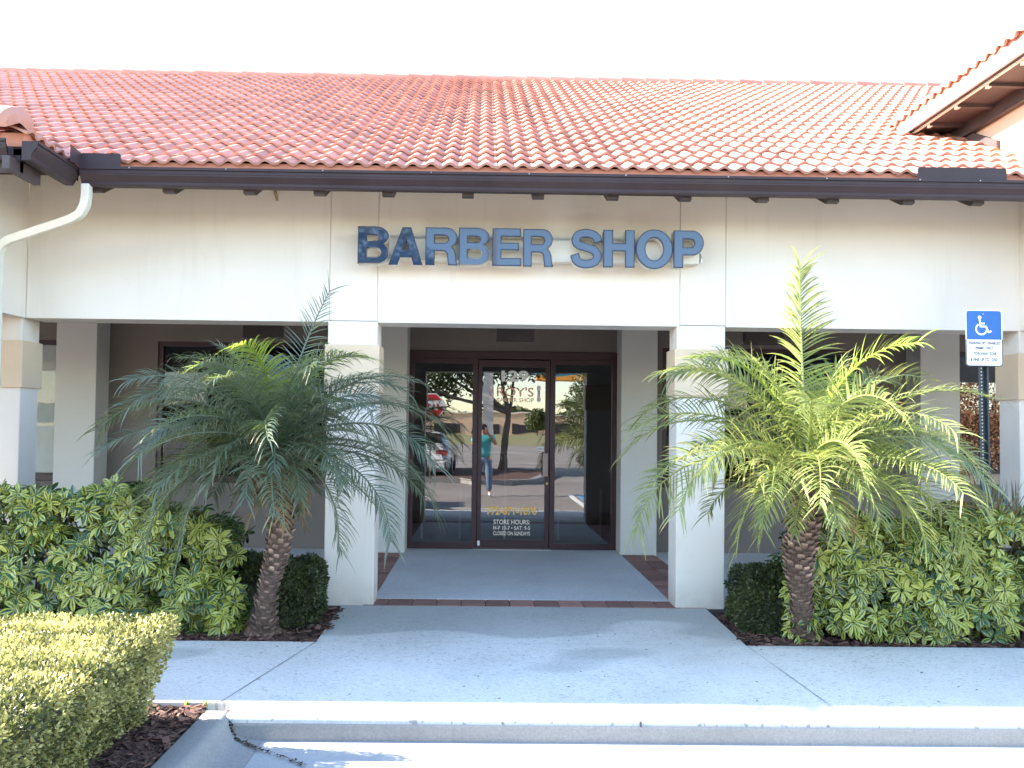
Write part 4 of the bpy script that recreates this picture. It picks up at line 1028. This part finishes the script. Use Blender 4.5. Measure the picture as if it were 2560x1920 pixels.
# ================================================================== clipped hedges
def hedge(name, label, x0, x1, y0, y1, z0, z1, count, size, mat, rnd=.12, shell=.07, wob=.03, grp=None, tapers=0.0):
    root = empty(name, ((x0+x1)/2, (y0+y1)/2, z0), label, 'hedge', grp)
    cx, cy, cz = (x0+x1)/2, (y0+y1)/2, (z0+z1)/2; hx, hy, hz = (x1-x0)/2, (y1-y0)/2, (z1-z0)/2
    def surf(p):          # rounded box: clamp to the inner box and push out by rnd
        q_ = Vector((max(-hx+rnd, min(hx-rnd, p.x)), max(-hy+rnd, min(hy-rnd, p.y)), max(-hz+rnd*.3, min(hz-rnd, p.z))))
        d = p-q_
        if d.length < 1e-6: d = Vector((0, 0, 1))
        n_ = d.normalized(); s_ = q_+n_*rnd
        k = tapers*(1-(s_.z+hz)/(2*hz))
        s_.x -= k*(1 if s_.x > 0 else -1)
        w3 = Vector((s_.x+cx, s_.y+cy, s_.z+cz))
        return w3 + n_*(wob*noise.noise(w3*3.1)+wob*.7*noise.noise(w3*9)), n_
    # twiggy core
    g = MB(); N1 = 26
    bm = bmesh.new(); bmesh.ops.create_cube(bm, size=2); bmesh.ops.subdivide_edges(bm, edges=bm.edges[:], cuts=N1, use_grid_fill=True)
    vs = []
    for v in bm.verts:
        p = Vector((v.co.x*hx, v.co.y*hy, v.co.z*hz)); s_, n_ = surf(p)
        vs.append(s_-n_*(shell*.75+.02*noise.noise(s_*22)))
    fs = [tuple(v.index for v in f_.verts) for f_ in bm.faces]; bm.verts.index_update(); fs = [tuple(v.index for v in f_.verts) for f_ in bm.faces]; bm.free()
    g.add(vs, fs); g.build('twigs', TWIG, root, smooth=True)
    g = MB(); areas = [4*hx*hy*1.25, 4*hx*hz, 4*hx*hz, 4*hy*hz*1.2, 4*hy*hz]
    for _ in range(count):
        k = R.choices(range(5), areas)[0]; a, b_, c_ = R.uniform(-1, 1), R.uniform(-1, 1), R.uniform(-1, 1)
        p = {0: (a*hx, b_*hy, hz), 1: (a*hx, -hy, c_*hz), 2: (a*hx, hy, c_*hz), 3: (hx, b_*hy, c_*hz), 4: (-hx, b_*hy, c_*hz)}[k]
        s_, n_ = surf(Vector(p)); s_ = s_-n_*(R.random()**1.3*shell-.012)
        d = (n_*.8+Vector((R.gauss(0, .6), R.gauss(0, .6), R.gauss(.15, .6)))).normalized()
        u = d.cross(Vector((R.gauss(0, 1), R.gauss(0, 1), R.gauss(0, 1)))).normalized(); L = size*R.uniform(.6, 1.25); W = L*.30
        nn = d.cross(u)*L*.10
        c = (min(1, max(0, .5+.9*noise.noise(s_*6)+R.gauss(0, .22))), 0, 0)
        g.add([s_, s_+d*L*.5+u*W+nn, s_+d*L, s_+d*L*.5-u*W+nn], [(0, 1, 2), (0, 2, 3)], c)
    g.build('foliage', mat, root)
    return root
hedge('clipped_hedge', 'gold green clipped hedge catching the sun beside the kerb', -4.4, -1.495, 1.5, 4.57, .10, .63, 140000, .021, HEDG, rnd=.09, shell=.07, tapers=.2)
hedge('clipped_hedge', 'low dark green clipped hedge between the leaning palm and the column', -2.30, -1.19, 6.38, 6.98, .15, .60, 21000, .028, BOXH, rnd=.17, wob=.06, grp='low dark hedges by the columns')
hedge('clipped_hedge', 'low dark green clipped hedge left of the sunlit palm trunk', 1.92, 2.95, 6.32, 6.95, .15, .585, 20000, .028, BOXH, rnd=.17, wob=.06, grp='low dark hedges by the columns')
# little weed by the walkway
g = MB()
for base in (gnd(812, 1588, .15), gnd(470, 1764, .11), gnd(515, 1766, .11)):
    for _ in range(8):
        a_ = R.uniform(0, 2*pi); L = R.uniform(.015, .045); p = base+Vector((R.gauss(0, .008), R.gauss(0, .008), 0)); d = Vector((cos(a_)*.5, sin(a_)*.5, 1)); s_ = Vector((-sin(a_), cos(a_), 0))*.004
        g.add([p-s_, p+s_, p+d*L*.6+s_*.8, p+d*L*.6-s_*.8, p+d*L+Vector((cos(a_)*.015, sin(a_)*.015, -.01))], [(0, 1, 2, 3), (3, 2, 4)], (R.random(), 0, 0))
tag(g.build('weeds', PALMN), kind='stuff', label='tufts of grassy weeds at the walkway edge')

# ================================================================== the place behind the camera, seen in the door
g = MB(); g.add([(-200, -190, .0), (200, -190, .0), (200, -62, .0), (-200, -62, .0)], [(0, 1, 2, 3)]); tag(g.build('grass_verge', GRASS), kind='structure')
g = MB()
lp = [(-8, -12), (0.9, -12), (2.2, -11.2), (2.6, -10), (1.6, -5.2), (0.9, -4.4), (-0.2, -4.2), (-0.6, -5.4), (-8, -5.6)]
n = len(lp); g.add([(x, y, 0) for x, y in lp]+[(x, y, .14) for x, y in lp]+[(x*.94-.1, y*.965-.28, .14) for x, y in lp]+[(x*.94-.1, y*.965-.28, .11) for x, y in lp],
                   [(i, (i+1) % n, n+(i+1) % n, n+i) for i in range(n)]+[(n+i, n+(i+1) % n, 2*n+(i+1) % n, 2*n+i) for i in range(n)]+[(2*n+i, 2*n+(i+1) % n, 3*n+(i+1) % n, 3*n+i) for i in range(n)])
tag(g.build('island_kerb', KERB), kind='structure')
g = MB(); g.add([(x*.94-.1, y*.965-.28, .118) for x, y in lp], [tuple(range(n))]); tag(g.build('island_mulch', MULCH), kind='structure')
g = MB()
for x in (-2.9, 2.1, 4.8): g.box(x, x+.1, -.8, 3.3, .0, .004)
g.box(-9, 12, -20.0, -19.9, 0, .004)
tag(g.build('painted_lines', PAINT), kind='structure')
g = MB(); g.box(2.3, 2.45, -.8, 3.3, .0, .004); tag(g.build('blue_painted_line', BLUEP), kind='structure')
# light pole
g = MB(); g.add([(0.02, -9.6, .1), (.40, -9.6, .1), (.40, -9.22, .1), (.02, -9.22, .1), (.1, -9.52, 9), (.32, -9.52, 9), (.32, -9.30, 9), (.1, -9.30, 9)], [(0, 1, 5, 4), (1, 2, 6, 5), (2, 3, 7, 6), (3, 0, 4, 7), (4, 5, 6, 7)])
tag(g.build('light_pole', pm('pole_concrete', (.62, .58, .52), .8, .08, 3), origin=(.2, -9.4, .1)), 'pale square concrete light pole mirrored in the door glass', 'light pole')
def crown_tree(name, label, base, th, tr, blobs, nleaf, ls, mat, cat='tree', grp=None, limbs=7):
    root = empty(name, base, label, cat, grp); bx, by, bz = base
    g = MB(); top = Vector((bx+.1*th, by, bz+th))
    g.tube([(bx, by, bz), (bx+.04*th, by, bz+th*.5), top], [tr*1.3, tr, tr*.8], 10)
    for i in range(limbs):
        c = Vector(blobs[i % len(blobs)][0])+Vector((R.gauss(0, .5), R.gauss(0, .5), R.gauss(0, .3)))
        g.tube([top-Vector((0, 0, .2)), top.lerp(c, .5)+Vector((0, 0, -.2)), c], [tr*.6, tr*.4, tr*.12], 7)
    g.build('trunk', WOOD, root)
    g = MB(); wt = [b_[1]**3 for b_ in blobs]
    for _ in range(nleaf):
        c, r = R.choices(blobs, wt)[0]
        while True:
            d = Vector((R.uniform(-1, 1), R.uniform(-1, 1), R.uniform(-.75, .75)))
            if .35 < d.length < 1: break
        p = Vector(c)+d*r
        if noise.noise(p*(1.6/max(.6, r*.5))) < -.08: continue
        u = Vector((R.gauss(0, 1), R.gauss(0, 1), R.gauss(0, 1))).normalized(); v = u.orthogonal().normalized()*ls*.4; u = u*ls*R.uniform(.6, 1.2)
        g.add([p-u, p+v, p+u, p-v], [(0, 1, 2, 3)], (R.random(), 0, 0))
    g.build('crown', mat, root)
    return root
crown_tree('oak_tree', 'leafy oak tree behind the light pole mirrored in the door', (.75, -10.8, .12), 2.2, .13,
           [((-3.3, -11, 6.3), 1.7), ((-3.0, -11, 4.6), 2.5), ((-1.3, -11.2, 4.0), 1.7), ((.3, -11, 4.1), 1.4), ((-5.2, -12, 4.2), 2.6), ((1.7, -11.2, 4.2), 1.2), ((-2.4, -10.2, 3.0), 1.5), ((-3.6, -9.5, 1.6), 1.2)], 34000, .10, OAK)
crown_tree('oak_tree', 'bushy tree at the far right of the lot mirrored in the side glass', (5.3, -20, 0), 1.2, .12, [((5.3, -20, 2.6), 1.6), ((6.5, -21, 2.3), 1.7), ((5.0, -19.6, 3.6), 1.0)], 9000, .10, OAK)
for k, (x, s_) in enumerate([(10.5, 1.0), (22.0, .8)]):
    crown_tree('small_tree', ['fuller small tree in front of the peach building mirrored in the door', 'thinner small tree in front of the peach building mirrored in the door'][k], (x, -150, 0), 1.5, .15, [((x, -150, 3.0), 2.4*s_), ((x+.4, -150, 4.4), 1.6*s_)], 2500, .35, OAK, grp='small trees by the far building', limbs=3)
LB = ['rust brown tree at the left edge of the right window mirror', 'second rust brown tree from the left mirrored in the right window', 'tallest rust brown tree mirrored behind the sign post', 'rust brown tree mirrored just right of the sign post', 'rust brown tree nearest the right column in the window mirror']
for k in range(5):
    x = 15+k*3.6; y = -17+(0, 2, -1, 1.5, 0)[k]
    crown_tree('bare_tree', LB[k], (x, y, 0), 1.8, .08, [((x, y, 2.6), 1.7), ((x+.4, y, 3.9+(0, .3, .9, .2, .5)[k]), 1.3), ((x-.8, y, 1.2), 1.6), ((x+1.2, y, 1.0), 1.5)], 12000, .08, DRYT, grp='rust brown trees mirrored in the right window', limbs=8)
CN = empty('canopy', (9, -60, 0), 'teal and orange canopy mirrored at the top of the right side glass', 'canopy')
g = MB(); g.box(5, 22, -62, -60, 6.45, 7.4); g.build('teal_fascia', pm('teal_panel', (.03, .22, .30), .5), CN)
g = MB(); g.box(5, 22, -62, -59.95, 6.05, 6.45); g.build('orange_fascia', pm('orange_panel', (.80, .33, .05), .5), CN)
for x in (13, 20):
    g = MB(); g.box(x, x+.4, -61.4, -61, 0, 6.05); g.build('canopy_column', WHITE, CN)
g = MB()      # far wood
for _ in range(9000):
    x = R.uniform(-120, 140); y = R.uniform(-228, -214); h = 6.5+2.2*noise.noise(Vector((x*.08, 0, 0)))+1.4*noise.noise(Vector((x*.3, 5, 0))); z = R.uniform(2, h)
    u = Vector((R.gauss(0, 1), R.gauss(0, 1), R.gauss(0, 1))).normalized(); v = u.orthogonal().normalized()*.8; u = u*1.1; p = Vector((x, y, z))
    g.add([p-u, p+v, p+u, p-v], [(0, 1, 2, 3)], (R.random(), 0, 0))
tag(g.build('far_wood', OAK), kind='stuff', label='dark line of distant trees above the far building')
FB = empty('far_building', (20, -190, 0), 'long low peach building across the road mirrored in the door', 'building')
g = MB(); g.box(-60, 16, -200, -185, 0, 5.0); g.box(16, 25, -200, -183.5, 0, 4.6); g.box(25.0, 27, -200, -182.5, 0, 5.3); g.box(27, 90, -200, -185, 0, 5.0); g.build('wall', PEACH, FB)
g = MB(); g.box(-60.2, 16, -200, -184.7, 5.0, 5.3); g.box(27, 90, -200, -184.7, 5.0, 5.3); g.box(16, 25, -200, -183.2, 4.6, 4.85); g.build('parapet_cap', STUCCO, FB)
g = MB()
for x in range(-56, 88, 9):
    if 12 < x < 26: g.box(x, x+6, -183.42, -183.3, .3, 2.6)
    else: g.box(x, x+6, -184.98, -184.8, .3, 2.6)
g.build('shop_windows', DARKI, FB)
# stop sign
SS = empty('stop_sign', (-1.45, -4.6, 0), 'red octagonal stop sign mirrored in the left side glass', 'sign')
g = MB(); g.box(-1.475, -1.425, -4.64, -4.61, 0, 2.5); g.build('post', STEEL, SS)
oc = lambda r: [(r*cos(radians(22.5+45*i)), r*sin(radians(22.5+45*i))) for i in range(8)]
def back(me, z, y, name, mat, par):      # faces +y
    o_ = ORG[par.name]
    for v in me.vertices: a, b_, c = v.co; v.co = (-1.45-a-o_.x, y+c-o_.y, z+b_-o_.z)
    me.materials.clear(); me.materials.append(mat); me.update(); return link(name, me, par, o_)
pn = back(curve_mesh([oc(.41)], .002), 2.2, -4.60, 'sign_panel', WHITE, SS); back(curve_mesh([oc(.375)], .001), 2.2, -4.596, 'red_field', SIGNR, pn)
cu = bpy.data.curves.new('t', 'FONT'); cu.body = 'STOP'; cu.offset = .03; cu.size = .34; cu.align_x = 'CENTER'; cu.align_y = 'CENTER'
ob = bpy.data.objects.new('t', cu); me = bpy.data.meshes.new_from_object(ob); bpy.data.objects.remove(ob); back(me, 2.2, -4.593, 'sign_lettering', WHITE, pn)
# white car, rear towards the shop
CR = empty('parked_car', (-1.85, -7.0, 0), 'white sedan parked with its tail to the shop mirrored in the left side glass', 'car')
CX = -1.85; WP = pm('white_car_paint', (.80, .80, .80), .25, .02, 3, 0)
secs = [(-6.72, .30, .62, .80, .80), (-6.80, .24, .98, .86, .74), (-7.3, .20, 1.06, .90, .72), (-7.75, .20, 1.06, .90, .72), (-8.5, .20, 1.42, .90, .60), (-9.4, .20, 1.45, .90, .60), (-10.2, .20, 1.02, .90, .70), (-11.1, .22, .92, .88, .72), (-11.3, .32, .62, .80, .70)]
g = MB(); vs = []
for (y, zb, zt, wb, wt_) in secs:
    zm = min(.92, zb+(zt-zb)*.62)
    vs += [(CX+s_*x, y, z) for s_, x, z in ((-1, wb*.92, zb), (-1, wb, (zb+zm)/2), (-1, wb*.97, zm), (-1, wt_, zt-.03), (-1, wt_*.8, zt), (1, wt_*.8, zt), (1, wt_, zt-.03), (1, wb*.97, zm), (1, wb, (zb+zm)/2), (1, wb*.92, zb))]
m = 10; ns = len(secs)
g.add(vs, [(r*m+i, r*m+(i+1) % m, (r+1)*m+(i+1) % m, (r+1)*m+i) for r in range(ns-1) for i in range(m)]+[tuple(range(m)), tuple(range((ns-1)*m, ns*m))[::-1]])
o = g.build('body', WP, CR, smooth=True)
g = MB(); g.add([(CX-.60, -7.80, 1.09), (CX+.60, -7.80, 1.09), (CX+.52, -8.42, 1.40), (CX-.52, -8.42, 1.40)], [(0, 1, 2, 3)]); g.build('rear_window', DARKI, CR)
for s_ in (-1, 1):
    g = MB(); g.box(CX+s_*.62-.18, CX+s_*.62+.18, -6.80, -6.755, .74, .90); g.build('tail_light', SIGNR, CR)
    for y in (-7.6, -10.3):
        g = MB(); g.tube([(CX+s_*.72, y, .32), (CX+s_*.92, y, .32)], .32, 20); wl = g.build('wheel', SIGNK, CR)
        g = MB(); g.tube([(CX+s_*.915, y, .32), (CX+s_*.93, y, .32)], .19, 14); g.build('rim', STEEL, wl)
g = MB(); g.box(CX-.26, CX+.26, -6.775, -6.75, .60, .72); g.build('number_plate', SILVL, CR)
g = MB(); g.box(CX-.78, CX+.78, -6.76, -6.66, .34, .55); g.build('rear_bumper', WP, CR, bevel=.03)

# ------------------------------------------------------------------ photographer
PX, PY = 0.05, -0.33
PE = empty('person', (PX, PY, 0), 'person in a teal shirt and jeans photographing the shop, mirrored in the door', 'person')
SKIN = pm('skin', (.42, .24, .16), .5, .06, 9, 0); SHIRT = pm('teal_shirt', (.10, .48, .50), .8, .08, 9, .2); JEANS = pm('blue_jeans', (.16, .23, .34), .85, .2, 12, .3); HAIR = pm('black_hair', (.02, .016, .015), .6, .2, 30, .3)
def skinned(name, pts, edg, rad, mat, parent, sub=2):
    o_ = ORG[parent.name]; me = bpy.data.meshes.new(name)
    me.from_pydata([Vector(p)-o_ for p in pts], edg, []); me.materials.append(mat)
    o = link(name, me, parent, o_)
    sk = o.modifiers.new('skin', 'SKIN'); sk.use_smooth_shade = True
    for i, r in enumerate(rad):
        d = me.skin_vertices[0].data[i]; d.radius = (r, r) if not isinstance(r, tuple) else r; d.use_root = (i == 0)
    ss = o.modifiers.new('subsurf', 'SUBSURF'); ss.levels = sub; ss.render_levels = sub
    return o
x, y = PX, PY
bp = [(x, y, .95), (x, y, 1.10), (x, y-.01, 1.26), (x, y, 1.38), (x, y+.01, 1.455), (x, y+.03, 1.50), (x, y+.05, 1.57), (x, y+.045, 1.63),
      (x-.19, y, 1.37), (x-.27, y+.10, 1.20), (x-.10, y+.24, 1.50), (x-.075, y+.262, 1.54),
      (x+.19, y, 1.37), (x+.30, y+.10, 1.22), (x+.08, y+.24, 1.50), (x+.045, y+.262, 1.54),
      (x-.10, y, .88), (x-.13, y+.02, .50), (x-.15, y-.01, .09), (x-.16, y+.12, .05),
      (x+.10, y, .88), (x+.13, y+.03, .50), (x+.15, y+.0, .09), (x+.17, y+.13, .05)]
be = [(0, 1), (1, 2), (2, 3), (3, 4), (4, 5), (5, 6), (6, 7), (3, 8), (8, 9), (9, 10), (10, 11), (3, 12), (12, 13), (13, 14), (14, 15), (0, 16), (16, 17), (17, 18), (18, 19), (0, 20), (20, 21), (21, 22), (22, 23)]
br = [(.15, .10), (.135, .09), (.155, .105), (.15, .09), .06, .055, (.075, .085), (.07, .08), .055, .042, .028, .03, .055, .042, .028, .03, (.085, .09), .058, .04, .035, (.085, .09), .058, .04, .035]
body_o = skinned('body', bp, be, br, SKIN, PE)
skinned('shirt', [(x, y, .88), (x, y, 1.06), (x, y-.01, 1.27), (x, y, 1.385), (x, y+.01, 1.43), (x-.19, y, 1.375), (x-.25, y+.07, 1.26), (x+.19, y, 1.375), (x+.27, y+.07, 1.28)],
        [(0, 1), (1, 2), (2, 3), (3, 4), (3, 5), (5, 6), (3, 7), (7, 8)], [(.215, .155), (.19, .135), (.20, .145), (.165, .105), .065, .075, .07, .075, .07], SHIRT, PE)
skinned('trousers', [(x, y, 1.0), (x, y, .92), (x-.10, y, .84), (x-.13, y+.02, .50), (x-.15, y-.01, .11), (x+.10, y, .84), (x+.13, y+.03, .50), (x+.15, y, .11)],
        [(0, 1), (1, 2), (2, 3), (3, 4), (1, 5), (5, 6), (6, 7)], [(.18, .125), (.19, .135), (.12, .125), .10, .085, (.12, .125), .10, .085], JEANS, PE)
for s_ in (-1, 1):
    skinned('shoe', [(x+s_*.15, y-.05, .05), (x+s_*.155, y+.05, .048), (x+s_*.165, y+.16, .04)], [(0, 1), (1, 2)], [.045, .05, .04], WHITE, PE, 1)
skinned('hair', [(x, y+.035, 1.60), (x, y+.02, 1.655), (x, y+.0, 1.60)], [(0, 1), (1, 2)], [(.088, .08), (.085, .085), (.06, .05)], HAIR, PE, 1)
for s_ in (-1, 1):      # ears, fingers wrapped around the phone
    g = MB(); g.tube([(x+s_*.078, y+.05, 1.56), (x+s_*.088, y+.04, 1.58), (x+s_*.078, y+.035, 1.60)], .014, 8); g.build('ear', SKIN, PE, smooth=True)
    g = MB()
    for i in range(4):
        z = 1.520+.019*i; xx = x-.015+s_*.075
        g.tube([(xx+s_*.012, PY+.262, z), (xx+s_*.010, PY+.315, z+.004), (xx-s_*.018, PY+.325, z+.006)], [.0095, .0085, .007], 8)
    g.tube([(xx+s_*.01, PY+.262, 1.515), (xx-s_*.02, PY+.285, 1.525), (xx-s_*.035, PY+.29, 1.54)], [.012, .010, .008], 8)
    g.build('hand', SKIN, PE, smooth=True)
g = MB(); g.tube([(x, y+.12, 1.575), (x, y+.142, 1.553), (x, y+.125, 1.548)], [.010, .013, .008], 8); g.build('nose', SKIN, PE, smooth=True)
g = MB(); g.box(-.075, .065, -.024, -.014, 1.555, 1.635)
tag(g.build('phone', SIGNK, origin=(0, -.02, 1.6), bevel=.003), 'black phone held up by the mirrored person', 'phone')
